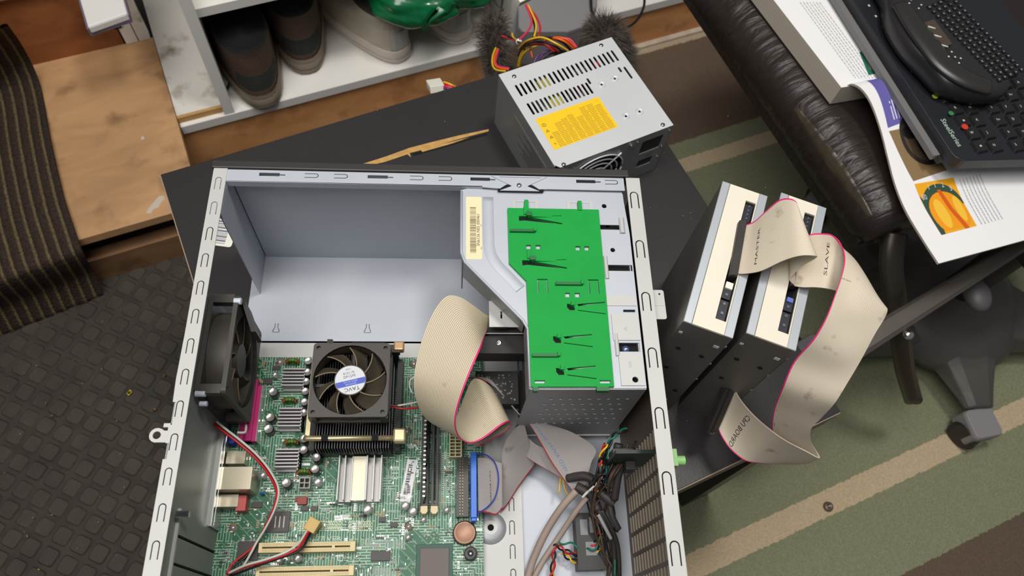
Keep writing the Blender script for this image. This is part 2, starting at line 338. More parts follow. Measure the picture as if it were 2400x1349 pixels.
# --- white card box and dark brush at the top left
t = T('white_box', 'small white card box lying at the top left above the step', 'box', U(240, 20, -220), RA)
P = [U(152, -120, -135), U(205, 63, -135), U(298, 30, -135), U(246, -150, -135)]
mb = MB().m(mat('white_card', (226, 224, 220), .6)).plate([(p.x, p.y) for p in P], -150, -136); t.part('lid', mb, world=True, bevel=3)
mb = MB().m(mat('violet_grey_card', (110, 100, 125), .6)).plate([(p.x, p.y) for p in [U(149, -120, -140), U(203, 68, -140), U(303, 34, -140), U(250, -150, -140)]], -155, -141); t.part('tray', mb, world=True)
mb = MB().m(mat('dark_bristle', (50, 58, 60), .9))
for k in range(260):
    p = U(R.uniform(232, 288), R.uniform(50, 70), -165); q = p + Vector((R.uniform(-7, 7), R.uniform(-7, 7), R.uniform(2, 12)))
    mb.tube([p, (p + q) / 2 + Vector((1, 1, 1)), q], .5, 3, False)
mb.m(black).tube([U(234, 58, -168), U(285, 42, -168)], 5, 8)
solo('bristle_brush', mb, 'small dark bristle brush poking out below the white box', 'brush', U(260, 55, -240))
# --- shoes
def foot(L, wh, wt, n=36):      # outline, heel at y=0, toe at y=L
    o = []
    for k in range(n):
        a = 2 * pi * k / n - pi / 2; y = (sin(a) + 1) / 2; w_ = wh + (wt - wh) * min(1, max(0, (y - .2) / .5)); e = .78
        c = cos(a); o.append((w_ * (abs(c) ** e) * (1 if c > 0 else -1), y * L))
    return o
def shoe(name, label, loc, rz, mats, L=290, group=None, patch=True, tall=0):
    sole, up, heel, lining, lace = mats; t = T(name, label, 'shoe', loc, rz, group); WS = 1.28
    def ring(z, L0, y0, wh, wt): return [(x * WS, y0 + y / L * L0, z * 1.12) for x, y in foot(L, wh, wt)]
    mb = MB().m(sole); mb.loft([ring(0, L - 6, 3, 35, 44), ring(4, L, 0, 38, 48), ring(16, L + 2, -1, 40, 50), ring(27, L - 4, 2, 38, 47)]); 
    so = t.part('sole', mb, bevel=1)
    mb = MB().m(sole); mb.loft([ring(9, L + 5, -2.5, 41.5, 51.5), ring(12, L + 5, -2.5, 41.5, 51.5)], cap=False); t.part('sole_groove', mb, parent=so)
    H = tall
    rings = [ring(24, L - 6, 3, 37, 46), ring(40, L - 12, 5, 37, 45), ring(54, L - 40, 7, 36, 42), ring(68, L - 100, 10, 34, 40), ring(84 + H, L - 165, 10, 32, 36), ring(94 + H, L - 178, 9, 31, 33), ring(99 + H, L - 186, 12, 29, 31)]
    mb = MB(); n = 36
    for i in range(len(rings) - 1):
        for k in range(n):
            kk = (k + 1) % n; y = rings[i][k][1]; isheel = y < 42 and i in (1, 2) and patch
            mb.m(heel if isheel else (lining if i == 5 else up)).add([rings[i][k], rings[i][kk], rings[i + 1][kk], rings[i + 1][k]], [(0, 1, 2, 3)], smooth=True)
    t.part('upper', mb)
    mb = MB().m(lining); mb.loft([ring(99 + H, L - 186, 12, 29, 31), ring(97 + H, L - 196, 16, 25, 27), ring(70, L - 200, 18, 23, 25), ring(40, L - 190, 16, 23, 27)], cap=True); t.part('lining', mb)
    mb = MB().m(lace)
    for k in range(5):
        y = 118 + k * 17 + 6; z = 93 + H * .6 - k * 7; mb.tube(smoothpts([(-20, y, z - 8), (-8, y + 5, z), (8, y - 2, z), (20, y + 3, z - 8)], 4), 2, 6)
    t.part('laces', mb)
    if not patch:
        mb = MB().m(heel); r1_ = ring(30, L - 8, 2.4, 38.5, 46.5); r2_ = ring(62, L - 70, 6.6, 36.6, 41.5); n = 36
        for k in list(range(14, 17)) + list(range(19, 22)) + [0, 1, 34, 35]: mb.add([r1_[k], r1_[(k + 1) % n], r2_[(k + 1) % n], r2_[k]], [(0, 1, 2, 3)], smooth=True)
        t.part('heel_panel', mb, label='silver-white heel panel')
    if patch:
        mb = MB().m(sole); mb.loft([[(x, y - 1.2, z) for x, y, z in r_][0:36] for r_ in (ring(26, L - 6, 2, 38, 46), ring(33, L - 8, 2.6, 38, 45.6))], cap=False); t.part('heel_rand', mb)
    return t
bs = (mat('taupe_rubber', (128, 117, 100), .7, n=(20, 1)), mat('brown_suede', (98, 76, 60), .85, n=(25, 1), rgb2=(80, 63, 52), bump=(200, .3)), mat('black_mesh', (46, 48, 46), .9, bump=(400, .5)), mat('dark_lining', (26, 27, 28), .9), mat('navy_lace', (30, 33, 48), .8))
a = RA
def base(u, v, z=-335): return U(u, v, z)
shoe('brown_shoe', 'brown suede walking shoe nearest the shelf divider, heel over the shelf edge', base(630, 258), radians(23), bs, tall=22, group='shoes on the white shelf')
shoe('brown_shoe', 'brown suede walking shoe set further back, right of its pair', base(726, 176), radians(18), bs, tall=22, group='shoes on the white shelf')
mb = MB().m(bs[4]).tube(smoothpts([U(545, 160, -310), U(536, 195, -325), U(528, 225, -332), U(533, 262, -332)], 5), 1.9, 6)
solo('loose_shoelace', mb, 'loose navy shoelace end hanging beside the left brown shoe', 'shoelace', U(533, 240, -334))
ws = (mat('offwhite_sole', (224, 214, 202), .6, n=(15, 1), rgb2=(204, 192, 178)), mat('worn_white_leather', (208, 198, 180), .6, n=(18, 1), rgb2=(176, 164, 144)), mat('silver_panel', (190, 188, 184), .45), mat('grey_lining', (62, 56, 50), .9), mat('grey_lace', (190, 184, 172), .8))
shoe('worn_sneaker', 'worn off-white sneaker pointing away to the left, under the green bag', base(948, 146), radians(40), ws, patch=False, group='shoes on the white shelf')
shoe('worn_sneaker', 'worn off-white sneaker on its own at the right, beneath the green bag', base(1084, 106), radians(28), ws, patch=False, group='shoes on the white shelf')
# --- green bag
gb = mat('green_plastic_film', (18, 120, 70), .22, n=(12, 1), rgb2=(12, 88, 52), coat=.4)
def lump(c, r, sd, amp=.16, n=48, m=30):
    def fn(d): return 1 + amp * noise.noise(d * 1.6 + Vector((sd, 0, 0))) + amp * .35 * abs(noise.noise(d * 3 + Vector((0, sd, 0)))) * 2 - .08
    return c, r, n, m, fn
t = T('green_plastic_bag', 'shiny crumpled green plastic bag resting on top of the white sneakers', 'bag', U(990, 60, -232))
mb = MB().m(gb)
for c, r, sd in ((U(968, -10, -205), (88, 62, 42), 3), (U(1090, -34, -196), (60, 44, 36), 9)):
    cc, rr, n, m_, fn = lump(c, r, sd); mb.sphere(cc, rr, n, m_, fn)
t.part('bag_body', mb, world=True)
mb = MB().m(gb); mb.loft([[U(1000 + i * 8 + 14 * sin(i), 20 + 6 * cos(i * 2), -165) for i in range(7)], [U(985 + i * 4, 52 + 3 * sin(i * 2), -180) for i in range(7)], [U(990 + i * 2.5, 74, -205) for i in range(7)]], cap=False, closed=False)
t.part('twisted_corner', mb, world=True)
# --- grey furry boots behind the power supply
fur = mat('grey_fur', (112, 102, 92), .95, n=(25, 1), rgb2=(78, 70, 62)); furd = mat('dark_fur', (62, 56, 52), .95)
def furry(name, label, pts, rad, n_h, seed):
    rr = random.Random(seed); P = smoothpts(pts, 6); b = P[-1]; t = T(name, label, 'boot', (b.x, b.y, b.z - rad), group='furry boots behind the power supply')
    mb = MB().m(furd).tube(P, rad, 14, True, rf=lambda s_: rad * (.75 + .25 * sin(s_ * 7 + seed))); t.part('boot_body', mb, world=True)
    mb = MB()
    for k in range(n_h):
        i = rr.randrange(len(P)); p = P[i] + Vector((rr.uniform(-2, 2), rr.uniform(-2, 2), rr.uniform(-4, 4))); d = Vector((rr.gauss(0, 1), rr.gauss(0, 1), rr.gauss(0, 1) * .7 + .2)).normalized()
        a = p + d * rad * .7; b2 = p + d * (rad + rr.uniform(4, 15)) + Vector((rr.uniform(-5, 5), rr.uniform(-5, 5), -rr.uniform(0, 6))); s_ = d.orthogonal().normalized() * .55
        mb.m(fur if rr.random() < .7 else furd); mm = (a + b2) / 2 + Vector((rr.uniform(-2, 2), rr.uniform(-2, 2), 2)); mb.add([a - s_, a + s_, mm + s_ * .8, mm - s_ * .8, b2], [(0, 1, 2, 3), (3, 2, 4)], smooth=True)
    t.part('fur', mb, kind='stuff', world=True); return t
furry('furry_boot', 'shaggy grey furry boot leaning left of the power supply cables', [U(1155, 60, -190), U(1160, 120, -215), U(1178, 175, -270), U(1185, 190, -425)], 24, 3600, 3)
furry('furry_boot', 'shaggy grey furry boot directly behind the right rear corner of the power supply', [U(1415, 75, -190), U(1430, 105, -220), U(1445, 140, -300), U(1445, 140, -425)], 34, 3600, 5)
# --- grey panel and cord on the shelf
mb = MB().m(mat('grey_plastic_panel', (140, 138, 140), .5)); 
P = [U(1214, -80, -250), U(1214, 60, -250), U(1225, 74, -250), U(1330, 74, -250), U(1365, 62, -250), U(1385, 40, -250), U(1400, 10, -250), U(1405, -80, -250)]
mb.plate([(p.x, p.y) for p in P], -334, -250)
solo('grey_bin', mb, 'smooth grey plastic bin with a rounded corner in the right bay of the shelf', 'bin', U(1300, 20, -334), bevel=4)
mb = MB().m(bwire).tube(smoothpts([U(1385, -20, -240), U(1388, 30, -245), U(1410, 55, -240), U(1450, 70, -230), U(1490, 50, -230), U(1510, 10, -230), U(1505, -30, -230)], 6), 2.4, 8)
solo('black_cord', mb, 'black power cord looping over the shelf edge beside the grey bin', 'cord', U(1450, 70, -240))
mb = MB().m(bwire).tube(smoothpts([U(1180, -30, -200), U(1178, 0, -200), U(1170, 40, -210), U(1158, 64, -220)], 5), 1.6, 6).tube(smoothpts([U(1155, -5, -200), U(1165, 12, -203), U(1180, 22, -205), U(1172, 28, -205)], 5), 1, 6)
solo('thin_cord', mb, 'thin black cord with a knot hanging at the shelf divider', 'cord', U(1160, 60, -225))
# --- black side table 550x550x450
TA = radians(23); t = T('side_table', 'black square side table with a splintered top, carrying the computer case', 'table', (-119, 103, -454), TA)
tb = mat('black_foil', (40, 37, 37), .4, n=(6, 1), rgb2=(46, 43, 45), bump=(500, .05)); te = mat('black_foil_edge', (92, 84, 76), .5)
top = MB().m(tb).box(0, 575, -550, 0, 402, 451); topo = t.part('tabletop', top, bevel=1)
t.part('edge_wear', MB().m(te).box(20, 574.5, -550.6, -549, 404, 449).m(mat('edge_line', (150, 130, 112), .6)).box(-.6, .5, -549, -1, 449.6, 451.3).box(1, 574, -550.7, -549.5, 449.2, 451.2), parent=topo)
for x, y in ((0, -50), (525, -50), (0, -550), (525, -550)): t.part('leg', MB().m(tb).box(x + .5, x + 49.5, y + .5, y + 49.5, 0, 402))
mb = MB(); spl = mat('splintered_wood', (205, 165, 100), .8, n=(120, 1), rgb2=(176, 132, 72))
def strip(pts, z, m_): mb.m(m_).plate([(U(a, b, -2).x, U(a, b, -2).y) for a, b in pts], -2.95, z)
strip([(848, 384), (905, 366), (960, 346), (1010, 333), (1075, 317), (1146, 302), (1145, 307), (1080, 324), (1015, 343), (985, 352), (960, 358), (963, 368), (955, 361), (905, 378), (880, 384)][::-1], -2.2, spl)
strip([(965, 358), (1020, 342), (1090, 324), (1140, 311), (1142, 315), (1090, 330), (1020, 350), (968, 364)][::-1], -2.6, dark)
strip([(985, 350), (1060, 332), (1100, 322), (1060, 336), (990, 356)][::-1], -1.8, spl)
t.part('splinter', mb, parent=topo, world=True, label='splintered pale wood along the crack')
mb = MB().m(mat('dust_speck', (190, 170, 140), .8))
for k in range(60):
    p = U(R.choice((R.uniform(560, 1130), R.uniform(1500, 1640), R.uniform(1600, 1800))), R.uniform(250, 1050), -2.9); mb.at(p, R.uniform(0, 3)); mb.cbox(0, 0, 0, R.uniform(.4, 1.2), .4, .3)
mb.M = Matrix.Identity(4); t.part('dust', mb, parent=topo, world=True, kind='stuff')
# barcode sticker seen through the rear opening
t = T('barcode_label', 'white barcode label on the black table seen through the rear of the case', 'label', U(530, 540, -2.9), radians(-8))
mb = MB().m(white).plate(rrect(-14, 11, -20, 20, 3), 0, .25); t.part('paper', mb)
mb = MB().m(mat('barcode_grey', (120, 120, 140), .6)); y = -17
while y < 16: h = R.choice((.8, 1.6, 2.4)); mb.box(-14, 3, y, y + h, .25, .35); y += h + R.choice((1, 1.6))
t.part('barcode', mb)
# screw / grommet on the rug
t = T('grommet', 'small round metal grommet lying on the beige rug stripe', 'grommet', U(1940, 1187, -451))
mb = MB().m(mat('dull_pewter', (120, 105, 95), .4, .6)).lathe([(2.5, 0), (7, 0), (8, 2), (7, 5), (3.2, 6), (2.5, 3), (2.5, 0)], 20); t.part('ring', mb)
t.part('stud', MB().m(chrome).lathe([(2, 0), (2, 7), (0, 7.5)], 12))
# ================================================================ open computer case lying on its side
H = 163.6; DX = 387; LY = -385
C = T('computer_case', 'open grey steel computer case lying on its side on the black table', 'computer case', (0, 0, 0))
def ucut(x, y, w_, l, s=1.0, down=True, horiz=False):      # U shaped slot outline
    o = []; r = w_ / 2; n = 8
    for k in range(n + 1): t_ = pi * k / n; o.append((r * cos(t_), r * sin(t_)))
    o += [(-r, -l + r), (-r + s, -l + r)]
    for k in range(n + 1): t_ = pi - pi * k / n; o.append(((r - s) * cos(t_), (r - s) * sin(t_)))
    o += [(r - s, -l + r), (r, -l + r)]
    if horiz: o = [(-b_, a_) for a_, b_ in o]; o = [(-p[0], p[1]) for p in o]
    return [(x + p[0], y + p[1]) for p in o]
mb = MB().m(steel); mb.box(0, DX, LY, -1, -2.8, 0)
C.part('side_panel', mb.box(0, DX, -104, -101, 0, 4))
mb = MB().m(steel).plate([(8, -104), (278, -104), (278, LY), (8, LY)], 5, 6.2)
for k in range(7): pass
mb = MB().m(steelw).plate([(8, -104), (282, -104), (282, LY), (8, LY)], 4.8, 6, holes=[ucut(272, -274 - 14 - 21.5 * k, 5.5, 13) for k in range(-2, 4)])
C.part('board_tray', mb)
C.part('board_tray_lip', MB().m(steel).box(8, 282, -106, -103.4, 0, 6))
mb = MB().m(mat('embossed_line', (120, 124, 128), .5))
for x in (28, 122): mb.tube([(x, -91, .4), (x + 2, -86, .4), (x + 2, -82, .4)], .4, 5).tube([(x + 7, -91, .4), (x + 5, -86, .4), (x + 5, -82, .4)], .4, 5).box(x, x + 7, -92, -91.4, 0, .5)
C.part('punched_tab', mb)
# top wall and painted cover
C.part('top_wall', MB().m(steel).box(12, 372, -3, -2, 0, H - .8))
C.part('top_cover', MB().m(blackp).box(-2, 377, -1.5, 6.5, -1, H + 1.5), bevel=1, label='black painted outer top cover')
holes = []
for x in (50, 146, 239, 337): holes.append([(x - 10, -5), (x + 8, -5), (x + 8, -6.4), (x + 13, -6.4), (x + 13, -7.6), (x + 8, -7.6), (x + 8, -8.5), (x - 10, -8.5)])
def uh(x): return [(x - 6, -4.6), (x + 4, -4.6)] + [(x + 4 + 2.4 * sin(k * pi / 6), -7 + 2.4 * cos(k * pi / 6)) for k in range(1, 6)] + [(x + 4, -9.4), (x - 6, -9.4), (x - 6, -8.6), (x + 4, -8.6)] + [(x + 4 + 1.6 * sin(k * pi / 6), -7 + 1.6 * cos(k * pi / 6)) for k in range(5, 0, -1)] + [(x + 4, -5.4), (x - 6, -5.4)]
for x in (86, 112, 180, 206, 372 - 12): holes.append(uh(x))
zt = H - .5
mb = MB().m(steel).plate([(12, -2.5), (372, -2.5), (372, -16), (324, -16), (300, -16), (292, -16.5), (286, -12), (262, -12), (256, -16.5), (236, -15), (12, -14.5)], H - 1.6, zt, holes)
mb.m(steel).box(12, 240, -15, -14.2, H - 8, zt)
tr = C.part('top_rail', mb)
mb = MB().m(steel).plate([(248, -3.2), (300, -3.2), (290, -9), (281, -14), (292, -19), (256, -19), (267, -14), (258, -9)], zt, zt + .9, [[(255, -4.2), (295, -4.2), (284, -7.6), (266, -7.6)]])
mb.m(dark).box(254, 296, -19, -3, zt - 1.5, zt - .6); C.part('cross_bracket', mb, parent=tr)
C.part('screw', MB().m(chrome).lathe([(2.4, 0), (2.4, 1), (1.4, 1.6), (0, 1.6)], 12, (273.5, -13.6, zt + .9)), parent=tr)
# left (rear) rail
ys = [-(19.7 + 25.74 * k) for k in range(-0, 14)]
lh = [ucut(5.8, y + 6, 5.6, 13, .8) for y in ys if y > LY + 14]
outer = [(0, -1), (12, -1), (12, LY), (0, LY), (0, -262), (2.6, -262), (2.6, -250), (0, -250), (0, -236), (2.2, -236), (2.2, -218), (0, -218), (-.6, -200), (0, -160)]
mb = MB().m(steelw).plate(outer, H - 1, H, lh); mb.m(dark)
for y in ys: mb.box(2, 10, y - 9, y + 11, H - 3.2, H - 2.4) if y > LY + 14 else None
lr = C.part('rear_rail', mb)
mb = MB().m(steelw).plate([(2, -240), (-3, -240)] + [(-8 + 5.6 * cos(t_), -243.5 + 5.6 * sin(t_)) for t_ in [radians(60 + 25 * k) for k in range(10)]] + [(-3, -249), (2, -249)], H - 3, H - 1.6, [circ(-8, -243.5, 3)[::-1]])
mb.box(-4, 3, -237.5, -234.5, H - 4, H - 1); C.part('lock_ring', mb, parent=lr)
# right (front) rail
yr = [-(30.7 + 51.48 * k) + 1.5 for k in range(7)]
outer = [(374, -2), (DX, -2), (DX, LY), (374, LY)]
mb = MB().m(steelw).plate(outer, H - 1, H, [ucut(380, y + 8, 8, 18, 1.1) for y in yr]); mb.m(dark)
for y in yr: mb.box(375.6, 384.6, y - 10, y + 13, H - 3.2, H - 2.4)
C.part('front_rail', mb)
# rear wall with opening for the power supply and the back port area
def yz(pts, x0, x1, holes=(), m_=steel, mb=None):       # plate standing in the y/z plane
    mb = mb or MB(); mb.m(m_); s_ = mb.M.copy(); mb.M = Matrix(((0, 0, 1, 0), (1, 0, 0, 0), (0, 1, 0, 0), (0, 0, 0, 1))); mb.plate(pts, x0, x1, holes); mb.M = s_; return mb
mb = yz([(-2, 0), (-2, H - 8), (-48, H - 8), (-48, 6), (-48, 0)], 10, 11, [[(p[0] * 1 + 0, p[1]) for p in ucut(-10, z, 5.5, 13, .9, horiz=False)] for z in (26, 52, 78, 104, 130)])
C.part('corner_flange', mb)
C.part('rear_corner_post', MB().m(steel).box(2, 12, -48, -2, H - 9, H - 1.5))
rw = mat('rear_sheet', (150, 157, 154), .5, .25, n=(7, .9), rgb2=(132, 138, 134))
mb = yz([(-200, 0), (LY, 0), (LY, H - 1), (-200, H - 1)][::-1], 1, 2, m_=rw)
mb = yz([(-112, 0), (-200, 0), (-200, H - 1), (-112, H - 1)][::-1], 1, 2, [circ(-155, 85, 38, 30)], m_=rw, mb=mb)
mb.box(1, 8, LY, -112, 0, 6)
C.part('rear_wall', mb)
# slot covers standing in the rear wall
mb = MB().m(rw)
for k in range(5): y = -300 - 20.3 * k; mb.box(2, 4, y - 9, y + 9, 8, 118).m(dark).box(2, 4.3, y - 10.3, y - 9.3, 8, 112).m(rw)
C.part('slot_covers', mb); C.part('slot_clip_rail', MB().m(steelw).box(2, 4.5, LY, -290, 117, 119.5))
C.part('tray_screw', MB().m(chrome).cyl((4, -296, 128), (14, -296, 128), 2.6))
C.part('io_shield', MB().m(mat('io_plate', (176, 180, 176), .3, .8)).box(2, 6, -292, -205, 10, 44).m(chrome).box(6, 7, -292, -205, 42, 44).box(8.5, 9.2, -292, -205, 42, 44))
# rear fan
fanp = mat('fan_plastic', (58, 55, 53), .5, n=(30, 1), rgb2=(72, 66, 60)); blade = mat('dusty_blade', (56, 52, 46), .6, n=(50, 1.2), rgb2=(84, 75, 60)); fedge = mat('dusty_edge', (128, 112, 88), .8)
fr = MB().m(fanp); fr.M = Matrix.Translation((3, -155, 85)) @ Matrix(((0, 0, 1, 0), (1, 0, 0, 0), (0, 1, 0, 0), (0, 0, 0, 1)))
sq = rrect(-45, 45, -45, 45, 4)
for a_, b_ in ((0, 4), (21, 25)): fr.plate(sq, a_, b_, [circ(0, 0, 42, 32), circ(39.5, 39.5, 2), circ(-39.5, 39.5, 2), circ(39.5, -39.5, 2), circ(-39.5, -39.5, 2)])
fr.loft([[(43 * cos(2 * pi * k / 32), 43 * sin(2 * pi * k / 32), z) for k in range(32)] for z in (0, 25)], cap=False)
fr.loft([[(42 * cos(-2 * pi * k / 32), 42 * sin(-2 * pi * k / 32), z) for k in range(32)] for z in (0, 25)], cap=False)
for k in range(4): fr.M = fr.M @ Matrix.Rotation(pi / 2, 4, 'Z'); fr.box(37, 45, 37, 45, 4, 21)
for k in range(3):
    fr.M = fr.M @ Matrix.Rotation(2 * pi / 3, 4, 'Z'); fr.box(14, 42, -2, 2, 0, 3)
fan = C.part('rear_fan', fr)
bl = MB(); bl.M = Matrix.Translation((3, -155, 85)) @ Matrix(((0, 0, 1, 0), (1, 0, 0, 0), (0, 1, 0, 0), (0, 0, 0, 1)))
def blades(bl, nb, r0, r1, z0, z1, sweep=.45, wid=.62, mt=blade):
    for k in range(nb):
        a0 = 2 * pi * k / nb; rows = []
        for i in range(7):
            f = i / 6; r = r0 + (r1 - r0) * f; row = []
            for j in range(6):
                g = j / 5; an = a0 + sweep * f + wid * g * (1 - .1 * f); row.append((r * cos(an), r * sin(an), z0 + (z1 - z0) * (g ** 1.2)))
            rows.append(row)
        bl.m(mt).loft(rows, cap=False, closed=False); bl.loft([[(x, y, z - 1) for x, y, z in r_][::-1] for r_ in rows], cap=False, closed=False)
        bl.m(fedge).tube([Vector(r_[-1]) for r_ in rows], .7, 5)
blades(bl, 7, 14, 40, 7, 20); bl.m(fanp).cyl((0, 0, 4), (0, 0, 22), 15, n=24); C.part('impeller', bl, parent=fan)
for a_, b_, r_ in (((24, -116, 128), (30, -116, 128), 3), ((4, -200, 128), (12, -200, 128), 2.6), ((6, -206, 120), (12, -206, 120), 2.2)): C.part('fan_screw', MB().m(mat('blue_white_plastic', (200, 205, 220), .4)).cyl(a_, b_, r_), parent=fan)
C.part('fan_bracket', MB().m(black).plate([(28, -112), (31, -112), (44, -142), (40, -142)], 96, 122), parent=fan)
# front wall and vented lower front
ven = []
for r_ in range(8):
    for k in range(14): z = 16 + k * 10; y = -232 - 18 * r_; ven.append([(y, z), (y - 14, z), (y - 14, z + 3.6), (y, z + 3.6)])
fw = mat('front_sheet', (104, 92, 82), .55, .3)
mb = yz([(-2, 0), (LY, 0), (LY, H - 1), (-2, H - 1)][::-1], 384.5, 386, ven, m_=fw); fwp = C.part('front_wall', mb)
mb = MB().m(mat('vent_glint', (180, 170, 150), .3, .6))
for v_ in ven: mb.box(383.4, 384.5, v_[1][0], v_[0][0], v_[0][1] - 1.3, v_[0][1] - .2)  # pale strips added to imitate bright reflections at the slot edges
C.part('vent_edge_glints', mb, parent=fwp, label='pale strips painting the glint on the vent slot edges')
C.part('front_tab', MB().m(steelw).plate(rrect(386, 399, -142, -114, 2), H - 10, H - 8.6, [circ(395, -118, 1)[::-1]]).box(388, 398, -129.4, -128.6, H - 8.6, H - 8.2))
# drive cage: top plate with steps, side walls, perforated end
zp = H - 4
slots = [[(345, -51), (366, -51), (366, -56), (345, -56)], [(348, -92), (372, -92), (372, -98), (348, -98)], [(352, -166), (371, -166), (371, -174), (352, -174)], circ(352, -31, 2.3), circ(356, -77, 2.2), circ(364, -199, 2.6)]
pl = [(220, -17), (226, -15), (370, -15), (373, -60), (373, -206), (277, -206), (276, -152), (272, -143), (230, -98), (222, -88)]
mb = MB().m(steel).plate(pl, zp - 1, zp, [s_ if len(s_) == 4 else s_ for s_ in slots])
C.part('cage_plate', mb); 
mb = MB().m(steel)                       # embossed channel and edge lip
ch = smoothpts([(245, -24, 0), (245, -60, 0), (246, -80, 0), (252, -93, 0), (262, -105, 0), (272, -117, 0)], 5)
mb.loft([[(p.x + dx * nx_, p.y + dx * ny_, zp + dz) for dx, dz in ((-5, 0), (-4.4, .5), (0, .55), (4.4, .5), (5, 0))] for p, nx_, ny_ in [(p, (ch[min(i + 1, len(ch) - 1)] - ch[max(i - 1, 0)]).normalized().y * -1, (ch[min(i + 1, len(ch) - 1)] - ch[max(i - 1, 0)]).normalized().x) for i, p in enumerate(ch)]], cap=True, closed=False)
mb.tube([(221, -18, zp), (221, -82, zp), (224, -91, zp), (273, -146, zp), (277, -154, zp), (277, -205, zp)], 1.3, 8)
C.part('embossed_rib', mb)
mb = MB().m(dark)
for s_ in slots:  # dark plates below the slots paint the shade inside the cage
    cx = sum(p[0] for p in s_) / len(s_); cy_ = sum(p[1] for p in s_) / len(s_); mb = MB().m(dark); mb.plate([(cx + (p[0] - cx) * 1.1, cy_ + (p[1] - cy_) * 1.1) for p in s_], zp - 6, zp - 5); C.part('cage_slot_shade', mb, label='dark plate painting the shade inside the cage under a slot')
mb = MB().m(steelw)                      # raised tongues on the right of the plate
mb.plate([(349, -140), (372, -140), (372, -164), (349, -164)], zp, zp + 1.2).plate([(352, -176), (372, -176), (372, -204), (352, -204)], zp, zp + 1.2, [circ(364, -199, 2.6)[::-1]])
mb.plate([(344, -122), (372, -122), (372, -132), (344, -132)], zp, zp + .8).m(dark).box(360, 370, -137.6, -136, zp, zp + 1.3)
C.part('raised_tongue', mb)
for p_, q_, r_ in (((366.5, -44, zp), (366.5, -60, zp), 2.6), ((348.5, -84, zp), (348.5, -106, zp), 2), ((351.5, -158, zp), (351.5, -178, zp), 1.9)): C.part('drive_catch', MB().m(steelw).cyl(p_, q_, r_, n=12))
mb = MB().m(mat('stamped_digit', (176, 178, 176), .5)); put_text(mb, '4', lambda x, y: (360 + x, -154 + y, zp + 1.35), 7); put_text(mb, '5', lambda x, y: (361 + x, -186 + y, zp + 1.35), 7); C.part('stamped_number', mb)
C.part('catch_screw', MB().m(mat('blue_steel', (130, 145, 200), .3, .7)).lathe([(3, 0), (3, 1), (0, 1.4)], 14, (360, -170, zp - 4.9)).m(chrome).cbox(360, -170, zp - 3.6, 2, .6, .3))
cw = mat('cage_side', (150, 150, 150), .45, .4)
C.part('cage_wall', MB().m(cw).box(222, 223, -88, -17, 100, zp - 1))
mb = MB().m(cw); mb.M = Matrix.Translation((223, -90, 0)) @ Matrix.Rotation(atan2(-54, 52), 4, 'Z'); mb.box(0, 75, 0, 1, 128, zp - 1); mb.M = Matrix.Identity(4); C.part('cage_wall', mb); C.part('cage_wall', MB().m(cw).box(276, 277.2, -206, -146, 132, zp - 1)); C.part('cage_wall', MB().m(cw).box(370, 371, -206, -17, 0, zp - 1))
# perforated south wall of the cage
pf = []
for r_ in range(6):
    for k in range(9): pf.append(circ(293 + k * 8.2 + (r_ % 2) * 4.1, 62 + r_ * 14.5, 1.9, 6))
mb = MB(); mb.M = Matrix(((1, 0, 0, 0), (0, 0, -1, 0), (0, 1, 0, 0), (0, 0, 0, 1))); mb.m(cw).plate([(274, 18), (373, 18), (373, zp - 1), (277, zp - 1)], 205.6, 206.8, pf); mb.M = Matrix.Identity(4)
mb.m(steelw).box(278, 370, -208, -206.8, 18, 20).box(318, 332, -208.5, -206.8, 14, 21); pw_ = C.part('perforated_wall', mb)
mb = MB().m(mat('hole_glint', (190, 190, 186), .35, .5))
for h_ in pf: cx = sum(p[0] for p in h_) / 6; cz = sum(p[1] for p in h_) / 6; mb.box(cx - 1.3, cx + 1.3, -207.1, -206.4, cz - 2.2, cz - 1.2)  # bright bits on the lower rims paint each hole's glinting crescent
C.part('hole_rim_glints', mb, parent=pw_)
mb = MB().m(mat('drive_dark_grey', (52, 50, 48), .7)).box(280, 368, -203, -150, 20, 46).box(280, 368, -203, -150, 70, 98); C.part('drive_body', mb)  # dark grey drive bodies inside the cage
# barcode label on the cage
mb = MB().m(mat('ivory_paper', (232, 220, 178), .6)).plate(rrect(225, 239.2, -88.5, -24, 1.2), zp, zp + .25); lb = C.part('ivory_label', mb)
mb = MB().m(mat('barcode_brown', (120, 105, 75), .6)); y = -82
while y < -35: h = R.choice((.35, .35, .7, 1)); mb.box(228.6, 234, y, y + h, zp + .25, zp + .32); y += h + R.choice((.35, .5, .9))
mb.m(ink); put_text(mb, '3N6136 N05 000461', lambda x, y: (236 - y, -58.5 + x, zp + .34), 4.0, .98); put_text(mb, 'CT:', lambda x, y: (238.5 - y, -54 + x, zp + .34), 1.8); put_text(mb, 'No.', lambda x, y: (238.5 - y, -77 + x, zp + .34), 1.8)
C.part('label_print', mb, parent=lb)
# silver bracket at the left of the cage
C.part('front_bracket', MB().m(steelw).plate([(246, -116), (262, -116), (262, -120), (278, -134), (278, -141), (246, -141)], 132, 133.2, [[(256, -126), (257.6, -126), (257.6, -133), (256, -133)]]).m(dark).box(250, 262, -142, -140.6, 131, 133))
